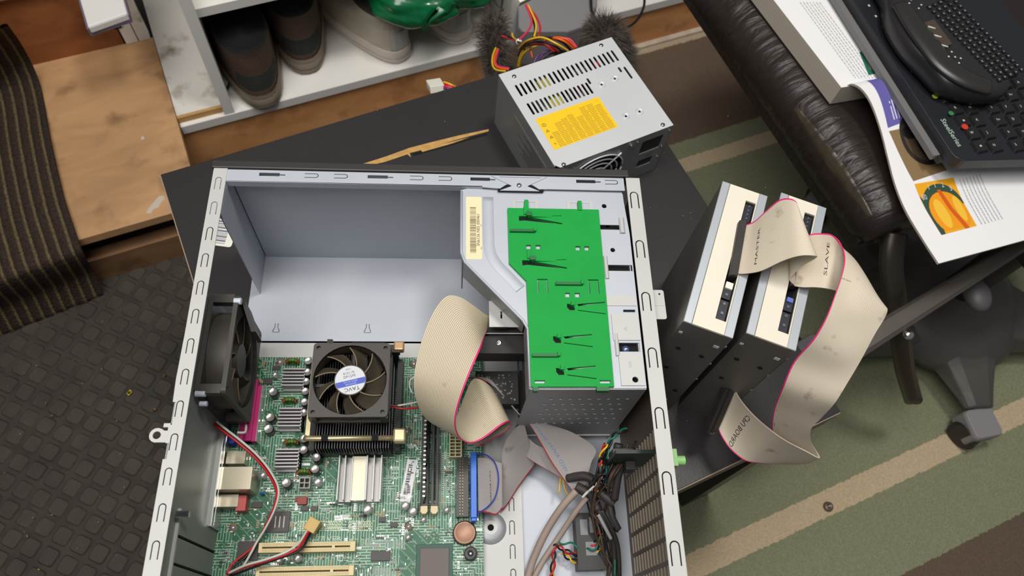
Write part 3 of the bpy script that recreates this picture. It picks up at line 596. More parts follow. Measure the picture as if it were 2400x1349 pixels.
# green drive-locking plate
gr = mat('green_plastic', (14, 160, 66), .6, spec=.25, n=(40, 1), rgb2=(12, 152, 60)); grd = mat('green_plastic_dark', (12, 104, 48), .5)
gz0, gz1 = zp + .1, zp + 2.6
gp = [(262.5, -36.5), (346, -36.5), (345.5, -205.5), (277.5, -205.5), (277, -110), (262.5, -93)]
gh = []; clips = []
def latch(x, y, kind):
    if kind == 0: gh.append([(x, y), (x + 5, y + .2), (x + 39, y - 6.6), (x + 39, y - 7.8), (x + 5, y - 4.5), (x, y - 5)]); gh.append([(x + 30, y + 1), (x + 39, y + 1.6), (x + 39, y + 1), (x + 30, y + .6)])
    else:
        gh.append([(x, y + 3), (x + 2, y + 3), (x + 6.5, y), (x + 6.5, y - 3), (x + 2, y - 3), (x, y - .5)]); gh.append([(x + 9, y + 2.8), (x + 33, y + 5.2), (x + 33, y + 4.2), (x + 9, y + .8)]); gh.append([(x + 9, y - 2.6), (x + 33, y - 5.8), (x + 33, y - 6.6), (x + 9, y - 3.4)])
    clips.append((x, y, kind))
latch(272.5, -45, 0); latch(274, -90, 0); latch(311, -134.5, 1); latch(297.5, -164.5, 1); latch(298.5, -192.5, 1)
def sqh(x, y, s_=4.2): gh.append([(x, y), (x + s_, y), (x + s_, y - s_), (x, y - s_)])
for x, y in ((278, -74.5), (286.5, -74.5), (322, -75), (330, -75), (310, -121), (318.5, -121)): sqh(x, y)
def uu(x, y, w_=9, h=14): gh.append([(x, y), (x + w_, y), (x + w_, y - h), (x + w_ - 1, y - h), (x + w_ - 1, y - 1.2), (x + 1, y - 1.2), (x + 1, y - h), (x, y - h)])
uu(286.5, -108); uu(331, -108); gh.append([(280.5, -200), (289, -200), (289, -202.6), (280.5, -202.6)]); gh.append([(334, -200), (343, -200), (343, -202.6), (334, -202.6)])
gpart = C.part('locking_plate', MB().m(gr).plate(gp, gz0, gz1, gh), bevel=0, label='bright green plastic drive-locking plate')
for x, y, k in clips:
    o_ = [(x, y), (x + 5, y + .2), (x + 38, y - 6.6), (x + 38, y - 7.8), (x + 5, y - 4.5), (x, y - 5)] if k == 0 else [(x, y + 3), (x + 2, y + 3), (x + 6.5, y), (x + 6.5, y - 3), (x + 2, y - 3), (x, y - .5)]
    C.part('latch_shade', MB().m(dark).plate(o_, zp, zp + .06), parent=gpart)  # dark patch on the cage plate paints the shade in the latch opening
    mb = MB()
    if k == 0: mb.m(gr).loft([[(x + 8, y + .6, gz0), (x + 8, y - 1.2, gz0), (x + 8, y - 1.2, gz1 + 2.2), (x + 8, y + .6, gz1 + 2.2)], [(x + 30, y + .4, gz1 - .5), (x + 30, y - .8, gz1 - .5), (x + 30, y - .8, gz1 + .1), (x + 30, y + .4, gz1 + .1)]], smooth=False).m(grd).cbox(x + 9, y + 1, gz1 - 1, 5, 4, 4.4).m(gr).cbox(x + 6, y + 6, gz0, 3, 9, 4)
    else: mb.m(gr).cbox(x + 5, y + 3, gz0, 3, 4, 4.6).m(mat('pale_gap', (205, 210, 200), .5)).box(x + 10, x + 22, y + 1.4, y + 3.2, gz0 - .4, gz0 - .1)
    C.part('latch', mb, parent=gpart)
for x, y, l in ((264, -61, 22), (302, -113, 23), (279, -179, 22)): C.part('moulded_rib', MB().m(grd).box(x, x + l, y - 1.3, y + 1.3, gz1, gz1 + 2.6).m(gr).box(x + l - 1, x + l + 1, y - 1, y + 2.5, gz1, gz1 + 4), parent=gpart)
for b_ in ((278, 281.5, -40, -28, gz0, gz1 + 1), (327, 330.5, -38, -28, gz0, gz1 + 1)): C.part('top_tab', MB().m(gr).box(*b_), parent=gpart)
for b_ in ((279, 283, -209, -205.5, gz0 - 3, gz1), (331, 341, -209, -205.5, gz0 - 3, gz1)): C.part('bottom_tab', MB().m(grd).box(*b_), parent=gpart)
C.part('tab_window', MB().m(steelw).plate([(267, -27), (291, -27), (291, -36), (267, -36)], zp, zp + .5, [[(270, -28.5), (288, -28.5), (288, -36), (270, -36)]]).plate([(317, -27), (341, -27), (341, -36), (317, -36)], zp, zp + .5, [[(320, -28.5), (338, -28.5), (338, -36), (320, -36)]]))
# hard drive sticking out of the cage
hd = mat('hdd_black', (30, 29, 29), .6); mb = MB().m(hd).box(238, 300, -142, -124, 100, 122).box(232, 300, -160, -142, 98, 118).box(236, 276, -192, -160, 56, 72).m(steelw).box(238, 277, -143, -142, 121.4, 122.4)
C.part('hard_drive', mb, bevel=.6)
mb = MB().m(chrome).lathe([(2.6, 0), (2.6, 1), (1.2, 1), (1.2, .3), (0, .3)], 12, (255, -150, 118)).m(mat('drive_pcb_mark', (120, 128, 116), .6))
for k in range(46): mb.cbox(R.uniform(238, 272), R.uniform(-188, -164), 72, R.uniform(.8, 2.4), R.uniform(.6, 2), .6)
C.part('drive_board_detail', mb, kind='stuff')

# ================================================================ motherboard
def pcb():
    m = mat('circuit_board', (34, 104, 72), .4, spec=.4); N, L, b = nodes(m); tc = N.new('ShaderNodeTexCoord')
    def brick(scale, rot, c1, c2, mo, ms, w_, h):
        mp = N.new('ShaderNodeMapping'); mp.inputs['Rotation'].default_value = (0, 0, rot); L.new(tc.outputs['Object'], mp.inputs[0]); br = N.new('ShaderNodeTexBrick'); br.inputs['Scale'].default_value = scale
        br.inputs['Color1'].default_value = c1; br.inputs['Color2'].default_value = c2; br.inputs['Mortar'].default_value = mo; br.inputs['Mortar Size'].default_value = ms; br.inputs['Brick Width'].default_value = w_; br.inputs['Row Height'].default_value = h; L.new(mp.outputs[0], br.inputs['Vector']); return br
    g1 = (*lin((26, 96, 64)), 1); g2 = (*lin((44, 118, 84)), 1); li = (*lin((172, 190, 174)), 1)
    b1 = brick(130, 0, g1, g2, li, .055, 1.5, .32); b2 = brick(120, pi / 2, g1, g2, (*lin((150, 176, 158)), 1), .05, 1.9, .3); b3 = brick(60, pi / 4, g1, g1, (*lin((90, 140, 110)), 1), .03, 2.5, .4)
    def nzr(sc, a, c):
        nz = N.new('ShaderNodeTexNoise'); nz.inputs['Scale'].default_value = sc; nz.inputs['Detail'].default_value = 2; L.new(tc.outputs['Object'], nz.inputs['Vector']); r = N.new('ShaderNodeValToRGB'); r.color_ramp.elements[0].position = a; r.color_ramp.elements[1].position = c; L.new(nz.outputs['Fac'], r.inputs[0]); return r
    m1 = N.new('ShaderNodeMixRGB'); L.new(nzr(45, .47, .5).outputs[0], m1.inputs[0]); L.new(b1.outputs[0], m1.inputs[1]); L.new(b2.outputs[0], m1.inputs[2])
    m2 = N.new('ShaderNodeMixRGB'); L.new(nzr(26, .56, .58).outputs[0], m2.inputs[0]); L.new(m1.outputs[0], m2.inputs[1]); L.new(b3.outputs[0], m2.inputs[2])
    vo = N.new('ShaderNodeTexVoronoi'); vo.inputs['Scale'].default_value = 330; L.new(tc.outputs['Object'], vo.inputs['Vector']); r = N.new('ShaderNodeValToRGB'); r.color_ramp.elements[0].position = .18; r.color_ramp.elements[0].color = (*lin((188, 192, 170)), 1); r.color_ramp.elements[1].position = .24; r.color_ramp.elements[1].color = (0, 0, 0, 1); L.new(vo.outputs['Distance'], r.inputs[0])
    m3 = N.new('ShaderNodeMixRGB'); m3.blend_type = 'LIGHTEN'; L.new(nzr(60, .5, .54).outputs[0], m3.inputs[0]); L.new(m2.outputs[0], m3.inputs[1]); L.new(r.outputs[0], m3.inputs[2]); L.new(m3.outputs[0], b.inputs['Base Color']); return m
BZ = 13.6
B = C.part('motherboard', MB().m(pcb()).plate([(3, -124.5), (244.5, -124.5), (244.5, LY + 4), (3, LY + 4)], 12, BZ), label='green circuit board crowded with components')
def sub(name, mb, **k): return C.part(name, mb, parent=B, **k)
def bp(u, v, z=BZ): p = U(u, v, z); return p.x, p.y
alu = mat('cap_top', (205, 200, 198), .25, .7); capb = mat('cap_sleeve', (40, 38, 44), .35); capg = mat('cap_sleeve_green', (60, 80, 70), .4)
def cap(u, v, r, h, silver=False, ztop=True):
    x, y = bp(u, v, BZ + h) if ztop else bp(u, v); mb = MB().m(alu if silver else capb).lathe([(0, 0), (r, 0), (r, h - .6), (r * .92, h)], 16, (x, y, BZ)).m(alu).lathe([(r * .92, h), (r * .86, h - .25), (0, h - .25)], 16, (x, y, BZ))
    mb.m(ink).box(x - r * .7, x + r * .7, y - .12, y + .12, BZ + h - .25, BZ + h - .2); sub('capacitor', mb)
for c_ in ((722, 845, 4, 13), (720, 871, 4, 13), (717, 893, 4, 13), (715, 916, 4, 13), (713, 941, 4, 13), (711, 966, 4, 13), (712, 1027, 4.2, 14), (711, 1053, 4.2, 14), (741, 1071, 4.2, 14), (738, 1098, 4.2, 14), (640, 917, 4.4, 12), (633, 977, 4.4, 12), (629, 1004, 4.6, 12), (671, 1130, 4.6, 12)): cap(*c_)
for c_ in ((745, 1129, 3.8, 9), (861, 1193, 4.4, 10), (949, 1184, 4, 10), (967, 1197, 4.2, 10), (1046, 1194, 2.8, 7), (992, 1217, 2.6, 6), (956, 1258, 2.6, 6), (655, 1312, 3.2, 8), (698, 1307, 3.6, 9), (618, 1113, 3.2, 8), (646, 878, 3, 6)): cap(*c_, silver=True)
# regulator heatsinks with fins
hs = mat('grey_aluminium', (160, 156, 158), .45, .5)
for u0, u1, v0, v1 in ((664, 711, 860, 905), (655, 704, 952, 1000), (648, 697, 1048, 1096)):
    x0, y0 = bp(u0, v0, 30); x1, y1 = bp(u1, v1, 30); mb = MB().m(hs).box(x0, x1, y1 - 1, y0, BZ, BZ + 6); n = 6
    for k in range(n): y = y1 + (y0 - y1) * (k + .2) / n; mb.box(x0, x1, y, y + 1.3, BZ + 6, BZ + 17)
    mb.box(x1 - 1, x1, y1 - 1, y0, BZ, BZ + 14); sub('regulator_heatsink', mb)
# toroid coils
cu = mat('copper', (170, 90, 50), .35, .8); gc = mat('green_core', (50, 140, 60), .5)
for u, v in ((685, 846), (678, 938), (683, 1036), (712, 1105)):
    x, y = bp(u, v, 20); mb = MB().m(gc); pts = [(x + 5 * cos(k * pi / 8), y, BZ + 5 + 5 * sin(k * pi / 8)) for k in range(17)]; mb.tube(pts, 1.8, 8)
    mb.m(cu)
    for k in range(0, 9): t_ = k * pi / 8; mb.tube([(x + 5 * cos(t_) + 2.1 * cos(t_) * cos(q_ * pi / 4), y + 2.1 * sin(q_ * pi / 4), BZ + 5 + 5 * sin(t_) + 2.1 * sin(t_) * cos(q_ * pi / 4)) for q_ in range(9)], .5, 5)
    sub('coil', mb)
# chipset heatsink
x0, y0 = bp(797, 1070, 24); x1, y1 = bp(893, 1172, 24); mb = MB().m(mat('silver_fin', (168, 167, 165), .4, .5)).box(x0, x1, y1, y0, BZ, BZ + 5)
for f in (0, .14, .64, .8, .97): xx = x0 + (x1 - x0) * f; mb.box(xx, xx + 1, y1, y0, BZ + 5, BZ + 16)
for f in (.3, .62): xx = x0 + (x1 - x0) * f; mb.box(xx, xx + .8, y1, y0, BZ + 5, BZ + 13)
nb_ = sub('chipset_heatsink', mb); mb = MB().m(mat('ivory_bright', (214, 205, 182), .35, .2)).box(x0 + (x1 - x0) * .31, x0 + (x1 - x0) * .63, y1, y0, BZ + 8, BZ + 11).box(x0 + (x1 - x0) * .31, x0 + (x1 - x0) * .63, y0 - 2.4, y0, BZ + 11, BZ + 12).box(x0 + (x1 - x0) * .31, x0 + (x1 - x0) * .63, y1, y1 + 2.4, BZ + 11, BZ + 12); sub('heatsink_clip', mb, label='bright cream centre strip of the chipset heatsink')
mb = MB().m(chrome).tube([(*bp(772, 1181, 18), 18), (*bp(824, 1181, 18), 18)], .7, 6).tube([(*bp(845, 1068, 18), 18), (*bp(925, 1062, 18), 18)], .5, 6); sub('wire_clip', mb)
# big chips
def chip(u0, v0, u1, v1, h, m_, name='chip', legs=None, base=None):
    x0, y0 = bp(u0, v0, BZ + h); x1, y1 = bp(u1, v1, BZ + h); mb = MB()
    if base: mb.m(base).box(x0 - 3.6, x1 + 3.6, y1 - 3.6, y0 + 3.6, BZ, BZ + 1)
    mb.m(m_).box(x0, x1, y1, y0, BZ, BZ + h)
    if legs:
        mb.m(alu); k = x0 + .8
        if 'h' in legs:
            while k < x1 - .5: mb.box(k, k + .45, y1 - 1.3, y1, BZ, BZ + h * .5).box(k, k + .45, y0, y0 + 1.3, BZ, BZ + h * .5); k += 1.1
        if 'v' in legs:
            k = y1 + .8
            while k < y0 - .5: mb.box(x0 - 1.3, x0, k, k + .45, BZ, BZ + h * .5).box(x1, x1 + 1.3, k, k + .45, BZ, BZ + h * .5); k += 1.1
    return sub(name, mb, bevel=.25)
ck = mat('chip_grey', (96, 84, 82), .5); ckd = mat('chip_dark', (62, 58, 58), .5)
chip(985, 1284, 1052, 1352, 2.2, ck, base=mat('chip_substrate', (24, 78, 62), .5)); chip(628, 1198, 676, 1246, 1.8, ckd, legs='hv'); chip(560, 1268, 603, 1312, 1.8, ckd, legs='hv'); chip(870, 1291, 914, 1313, 2, ckd, legs='h'); chip(591, 1175, 613, 1189, 2, ckd, legs='h')
for u, v in ((714, 1191), (736, 1191), (896, 1217), (923, 1229), (647, 861), (700, 1170)): chip(u - 8, v - 5, u + 8, v + 5, 2, ckd if v != 1170 else mat('red_brown_chip', (120, 50, 36), .5), 'transistor', legs='h')
chip(618, 885, 637, 899, 2, ckd); chip(697, 1163, 718, 1181, 5, mat('red_socket', (140, 48, 34), .5), 'jumper_block')
mb = MB().m(mat('white_streak', (190, 188, 182), .6)); 
for k in range(3): x, y = bp(645 + k * 10, 1222, 16); mb.box(x - .5, x + .5, y - 5, y + 5, BZ + 1.8, BZ + 1.86)
sub('chip_marking', mb)
# PCI slots
def pci(x, y):
    mb = MB().m(cream); mb.plate([(x, y + 4.2), (x + 84.5, y + 4.2), (x + 84.5, y - 4.2), (x, y - 4.2)], BZ, BZ + 10.4, [[(x + 3, y + .8), (x + 64, y + .8), (x + 64, y - .8), (x + 3, y - .8)], [(x + 66.5, y + .8), (x + 80, y + .8), (x + 80, y - .8), (x + 66.5, y - .8)]])
    mb.m(mat('slot_gap', (120, 100, 70), .8)).box(x + 3, x + 80, y - .8, y + .8, BZ + 3, BZ + 4); mb.m(mat('slot_line', (168, 148, 108), .7)); k = x + 3.4
    while k < x + 80:
        mb.box(k, k + .45, y + 1.4, y + 3.7, BZ + 10.4, BZ + 10.46).box(k, k + .45, y - 3.7, y - 1.4, BZ + 10.4, BZ + 10.46); k += 1.27
    sub('expansion_slot', mb, bevel=.3)
x, y = bp(606, 1283, 24); pci(x, y); pci(x, y - 20.32); pci(x, y - 40.64)
# memory slots with module
dm = mat('memory_slot', (32, 29, 28), .4); de = mat('cream_latch', (222, 204, 160), .5)
for i, u in enumerate((994, 1018)):
    x, y1 = bp(u, 1186, 24); y0 = y1 + 132; mb = MB().m(dm).plate([(x - 3.6, y1), (x + 3.6, y1), (x + 3.6, y0), (x - 3.6, y0)], BZ, BZ + 10, [[(x - .7, y1 + 3), (x + .7, y1 + 3), (x + .7, y0 - 3), (x - .7, y0 - 3)]]); ds = sub('memory_slot', mb, bevel=.3)
    for yy, sg in ((y1, -1), (y0, 1)): sub('latch', MB().m(de).plate([(x - 3.3, yy), (x + 3.3, yy), (x + 3.3, yy + sg * 5), (x + 1.6, yy + sg * 7), (x - 1.6, yy + sg * 7), (x - 3.3, yy + sg * 5)][::sg], BZ, BZ + 13), bevel=.3)
    if i == 0:
        mb = MB().m(mat('module_board', (40, 70, 44), .5)).box(x - .6, x + .6, y1 + 3, y0 - 3, BZ + 3, BZ + 30).m(ckd)
        for k in range(8): mb.box(x + .6, x + 1.8, y1 + 7 + k * 15, y1 + 18 + k * 15, BZ + 13, BZ + 24)
        mb.m(alu)
        for k in range(30): mb.box(x - 1.1, x + 1.1, y1 + 5 + k * 4.1, y1 + 6.4 + k * 4.1, BZ + 29, BZ + 30.4)
        sub('memory_module', mb)
# drive connector row
x0, y0 = bp(1070, 1070, 22); x1, y1 = bp(1098, 1210, 22); mb = MB().m(dm).box(x0, x1, y1, y0, BZ, BZ + 9).m(mat('pin_gold', (170, 150, 90), .3, .8))
for k in range(20):
    for j in range(2): yy = y1 + 2 + k * (y0 - y1 - 4) / 19; xx = x0 + 3.4 + j * 2.5; mb.box(xx - .3, xx + .3, yy - .3, yy + .3, BZ + 9, BZ + 11)
sub('pin_header', mb)
x, y = bp(1068, 1026, 30); mb = MB().m(mat('yellowed_white', (196, 190, 150), .5)).plate([(x - 6, y - 17), (x + 6, y - 17), (x + 6, y + 17), (x - 6, y + 17)], BZ, BZ + 12, [[(x - 5 + a_ * 5.4, y - 16 + b_ * 3.3), (x - .6 + a_ * 5.4, y - 16 + b_ * 3.3), (x - .6 + a_ * 5.4, y - 13.6 + b_ * 3.3), (x - 5 + a_ * 5.4, y - 13.6 + b_ * 3.3)] for a_ in range(2) for b_ in range(10)]); sub('power_socket', mb)
x, y = bp(714, 1131, 24); sub('square_power_socket', MB().m(mat('grey_white_plastic', (168, 168, 162), .5)).plate([(x - 5, y - 5), (x + 5, y - 5), (x + 5, y + 5), (x - 5, y + 5)], BZ, BZ + 11, [[(x - 4.3 + a_ * 4.6, y - 4.3 + b_ * 4.6), (x - .4 + a_ * 4.6, y - 4.3 + b_ * 4.6), (x - .4 + a_ * 4.6, y - .4 + b_ * 4.6), (x - 4.3 + a_ * 4.6, y - .4 + b_ * 4.6)] for a_ in range(2) for b_ in range(2)]))
# battery, buzzer
x, y = bp(1089, 1247, 19); sub('coin_battery', MB().m(black).lathe([(0, 0), (11, 0), (11, 3), (10, 3)], 28, (x, y, BZ)).m(mat('copper_battery', (178, 136, 114), .5, .25, n=(60, 1), rgb2=(188, 146, 120))).lathe([(10, 2), (10, 4.6), (9.6, 5.2), (8.6, 5.2), (8.4, 5), (0, 5)], 32, (x, y, BZ)))
x, y = bp(1103, 1296, 22); sub('buzzer', MB().m(mat('buzzer_black', (54, 54, 55), .45)).lathe([(0, 0), (6, 0), (6, 8.5), (5.4, 9), (1.2, 9), (1, 7.5), (0, 7.5)], 24, (x, y, BZ)).m(alu).lathe([(0, 7.6), (.9, 7.6)], 8, (x, y, BZ)))
# rear ports
def port(name, u0, v0, u1, v1, h, m_, **k):
    x0, y0 = bp(u0, v0, BZ + h); x1, y1 = bp(u1, v1, BZ + h); return sub(name, MB().m(m_).box(x0, x1, y1, y0, BZ, BZ + h), bevel=.3, **k)
tin = mat('tin_shield', (190, 180, 156), .35, .6, n=(20, 1), rgb2=(206, 198, 176))
port('network_port', 511, 1093, 586, 1146, 28, tin); port('audio_port', 498, 1158, 556, 1187, 13, tin); port('audio_port_end', 556, 1160, 574, 1196, 11, mat('faded_red', (206, 96, 92), .5)); port('usb_port', 532, 1056, 572, 1086, 14, tin); port('usb_port', 505, 1052, 522, 1088, 14, tin); port('video_port', 538, 1018, 548, 1038, 12, mat('video_blue', (40, 80, 190), .5))
# parallel port, magenta
x0, y0 = bp(600, 905, 26); mb = MB().m(mat('magenta_plastic', (196, 28, 116), .45)).box(x0 - 10, x0 + 1, y0 - 53, y0 + 8, BZ, BZ + 12).box(x0 - 9, x0 + 5, y0 - 53, y0 + 2, BZ, BZ + 9)
sub('parallel_port', mb, bevel=.5, label='magenta parallel port'); sub('port_shell', MB().m(alu).box(x0 - 11.4, x0 - 10, y0 - 55, y0 + 12, BZ, BZ + 13).box(x0 + 5, x0 + 5.8, y0 - 53, y0 + 2, BZ, BZ + 10))
# screws on the board
for u, v in ((656, 848), (970, 852), (546, 1236), (958, 1233), (954, 1011)):
    x, y = bp(u, v); sub('board_screw', MB().m(mat('nickel_ring', (185, 172, 140), .35, .7)).lathe([(0, .2), (4.6, .2), (4.6, 0)], 16, (x, y, BZ)).m(alu).lathe([(3, 0), (2.8, 1.4), (0, 1.8)], 12, (x, y, BZ)))
# white barcode sticker
x, y = bp(958, 1126); mb = MB(); mb.M = Matrix.Translation((x, y, BZ)) @ Matrix.Rotation(radians(-9), 4, 'Z'); mb.m(mat('sticker_white', (222, 222, 226), .6)).plate(rrect(-5, 5, -20, 20, .8), .3, .5); st_ = sub('board_sticker', mb)
mb2 = MB(); mb2.M = mb.M; mb2.m(ink); yy = -13
while yy < 15: h = R.choice((.4, .8, 1.3)); mb2.box(-2.8, 1, yy, yy + h, .5, .56); yy += h + R.choice((.4, .8))
sub('sticker_barcode', mb2)
# via grids and silkscreen writing
silk = mat('silkscreen', (190, 205, 192), .6); mb = MB().m(mat('solder', (170, 168, 140), .35, .5))
for a_ in range(42):
    for b_ in range(6):
        if 24 < a_ < 27: continue
        x, y = bp(700 + a_ * 4.1, 1221 + b_ * 4.2); mb.cbox(x + (b_ % 2) * .7, y, BZ, .9, .8, .25)
sub('solder_grid', mb, kind='stuff')
mb = MB().m(silk)
def silkt(s_, u, v, size, rot=0, sx=1):
    x, y = bp(u, v); c_, d_ = cos(rot), sin(rot); put_text(mb, s_, lambda a_, b_: (x + a_ * c_ - b_ * d_, y + a_ * d_ + b_ * c_, BZ + .12), size, sx)
silkt('577 VER: 1.1', 782, 1262, 6, 0, 1.25); silkt('CE', 803, 1307, 9.5); silkt('E13', 925, 1108, 9, -pi / 2); silkt('FWH1', 655, 1262, 4.5); silkt('J15', 905, 1078, 5, -pi / 2); silkt('COM1', 912, 1150, 3.6, -pi / 2)
for u, v in ((809, 1205), (963, 1040)): x, y = bp(u, v); mb.plate([(x + 4.5 * cos(pi + k * pi / 8), y + 4.5 * sin(pi + k * pi / 8)) for k in range(9)], BZ + .1, BZ + .15)
def sline(pts, wd=.35):
    for (a_, b_), (c_, d_) in zip(pts, pts[1:]):
        p = Vector((*bp(a_, b_), BZ + .15)); q = Vector((*bp(c_, d_), BZ + .15)); n_ = (q - p).normalized().orthogonal(); n_ = Vector((-(q - p).y, (q - p).x, 0)).normalized() * wd / 2; mb.add([p - n_, q - n_, q + n_, p + n_], [(0, 1, 2, 3)])
sline([(765, 1062), (935, 1062), (935, 1180), (905, 1180)]); sline([(610, 850), (612, 1090), (590, 1090), (580, 1160)]); sline([(940, 1000), (940, 1062)]); sline([(1032, 1050), (1030, 1190)]); sline([(1045, 1050), (1043, 1185)]); sline([(907, 1070), (907, 1196), (940, 1196)]); sline([(765, 1062), (762, 1160)]); sline([(690, 1108), (690, 1160), (672, 1180)])
for k in range(26): u = 768 + 6 * k; sline([(u, 1060), (u + 4, 1052)], .3)
for k in range(11): sline([(873, 1330 + k * 2), (930, 1330 + k * 2)], .25); 
for k in range(26): u = 848 + k * 4; sline([(u, 1262), (u, 1286)], .45)
for k in range(24): v = 1062 + k * 5; sline([(1036, v), (1040, v)], .8); sline([(1048, v), (1052, v)], .8); sline([(1056, v), (1059, v)], .8)
for k in range(16): sline([(820 + k * 6, 1334), (820 + k * 6, 1349)], .6); sline([(560 + k * 5, 1330), (560 + k * 5, 1345)], .5)
sub('silkscreen', mb, label='white printing on the board')
# crowd of tiny surface parts
mb = MB(); pals = [mat('smd_beige', (176, 152, 110), .5), mat('smd_black', (40, 40, 42), .5), mat('smd_grey', (150, 152, 150), .4), mat('smd_silver', (200, 202, 200), .3, .6)]
boxes = [(60, 170, -215, -128), (106, 152, -270, -224)]
for k in range(1700):
    x = R.uniform(8, 241); y = R.uniform(-372, -128)
    if any(a_ < x < b_ and c_ < y < d_ for a_, b_, c_, d_ in boxes): continue
    mb.m(pals[R.choice((0, 1, 2, 2, 3, 3))]); s_ = R.uniform(.7, 1.3); a_, b_ = (2.1, .9) if R.random() < .45 else (.9, 2.1)
    if R.random() < .3:
        for j in range(5): mb.cbox(x + (j * 1.5 if b_ > a_ else 0), y + (0 if b_ > a_ else j * 1.5), BZ, a_ * s_, b_ * s_ * .8, .6)
    else: mb.cbox(x, y, BZ, a_ * s_, b_ * s_, .7)
sub('surface_components', mb, kind='stuff')
sub('blue_capacitor', MB().m(mat('blue_ceramic', (30, 100, 190), .4)).sphere((*bp(615, 1157, 17), 18), (2.2, 1.4, 3.6), 10, 8))
# CPU cooler: heatsink, clip frame, fan
fx, fy, fz = 122, -171.5, 62
hsd = mat('dark_heatsink', (74, 74, 76), .45, .6); mb = MB().m(hsd).box(90, 158, -226, -136, BZ, 30)
for k in range(28): xx = 91 + k * 2.42; mb.box(xx, xx + .7, -227, -136, 30, 52)
sub('cpu_heatsink', mb)
mb = MB().m(mat('retention_black', (38, 36, 36), .5)).box(82, 87, -224, -134, BZ, 34).box(161, 166, -224, -134, BZ, 34).box(86, 162, -135, -131, BZ, 50).box(84, 164, -136, -128, 50, 58).box(96, 101, -131, -126, 58, 66).box(118, 150, -133, -128, 58, 63); sub('retention_frame', mb)
mb = MB().m(gold).tube([(82, -218, 56), (84, -219, 57), (164, -219, 57)], 2.6, 12).m(dark).box(97, 103, -222, -216, 58.2, 59.8).box(142, 148, -222, -216, 58.2, 59.8).m(gold).box(82, 86, -219, -134, 54, 57); sub('clip_bar', mb, label='brass-coloured cooler clip bar')
tanp = mat('copper_tab', (205, 168, 128), .3, .6); mb = MB().m(tanp).box(158, 168, -134, -125, 50, 60); sub('clip_tab', mb, bevel=1.5); mb = MB().m(gold).box(161, 173, -224, -211, 54, 63); sub('clip_tab', mb, bevel=2)
mb = MB().m(fanp); sq = rrect(-35, 35, -35, 35, 3); mb.M = Matrix.Translation((fx, fy, fz))
hl = [circ(sx_ * 30.5, sy_ * 30.5, 2, 10) for sx_ in (-1, 1) for sy_ in (-1, 1)]
for a_, b_ in ((0, 3.5), (16.5, 20)): mb.plate(sq, a_, b_, [circ(0, 0, 33, 36), *hl])
mb.loft([[(33.8 * cos(2 * pi * k / 36), 33.8 * sin(2 * pi * k / 36), z) for k in range(36)] for z in (0, 20)], cap=False).loft([[(33 * cos(-2 * pi * k / 36), 33 * sin(-2 * pi * k / 36), z) for k in range(36)] for z in (0, 20)], cap=False)
for k in range(4): mb.M = mb.M @ Matrix.Rotation(pi / 2, 4, 'Z'); mb.box(28, 35, 28, 35, 3.5, 16.5)
for k in range(4): mb.M = mb.M @ Matrix.Rotation(pi / 2, 4, 'Z'); mb.box(14, 33, -1.5, 1.5, 0, 2.5)
sub('cooler_fan_frame', mb, bevel=.4)
mb = MB(); mb.M = Matrix.Translation((fx, fy, fz)); blades(mb, 9, 13, 31.8, 4, 17.2, .5, .5); mb.m(fanp).cyl((0, 0, 3), (0, 0, 18), 14.5, n=32); sub('cooler_fan_blades', mb)
mb = MB(); mb.M = Matrix.Translation((fx, fy, fz + 18.05)); mb.m(mat('hub_sticker', (214, 216, 222), .5)).plate(circ(0, 0, 13.6, 36), 0, .2); ro = radians(14); c_, d_ = cos(ro), sin(ro)
band = [(x_, y_) for x_, y_ in circ(0, 0, 13.4, 60) if -5.2 < -x_ * d_ + y_ * c_ < -.2]; 
def hb(a_, b_): return (a_ * c_ - b_ * d_, a_ * d_ + b_ * c_)
bw = lambda b_: sqrt(13.4 ** 2 - b_ ** 2)
mb.m(mat('hub_blue', (70, 90, 190), .5)).plate([hb(bw(-5.5), -5.5), hb(13.3, -2.8), hb(bw(0), 0), hb(-bw(0), 0), hb(-13.3, -2.8), hb(-bw(5.5), -5.5)], .2, .28)
mb.m(ink)
for s_, b_, sz in (('R121-72', 6.8, 3), ('DF1270', 3.4, 3.4), ('AVC', 10.4, 2.2)): put_text(mb, s_, lambda a2, b2, b_=b_: (*hb(a2, b2 + b_), .3), sz)
put_text(mb, 'TAVC', lambda a2, b2: (*hb(-a2, -b2 - 8.6), .3), 5, 1.1)
mb.m(mat('pale_blue_ink', (190, 200, 235), .6)); put_text(mb, 'DC12V 0.35A', lambda a2, b2: (*hb(a2, b2 - 1.6), .3), 2.2); put_text(mb, 'BRUSHLESS', lambda a2, b2: (*hb(a2, b2 - 4), .3), 2)
sub('hub_label', mb)
# rubber foot / standoff on the tray
x, y = bp(1150, 1236, 8); C.part('tray_grommet', MB().m(mat('grey_dome', (160, 162, 166), .45, .3)).lathe([(15, 0), (14, 1.4), (10, 2.6), (6.4, 3)], 30, (x, y, 6)).m(steelw).lathe([(6.4, 3.1), (3, 3.1)], 20, (x, y, 6)).m(dark).lathe([(3, 3.1), (2.4, 2), (0, 2)], 14, (x, y, 6)))
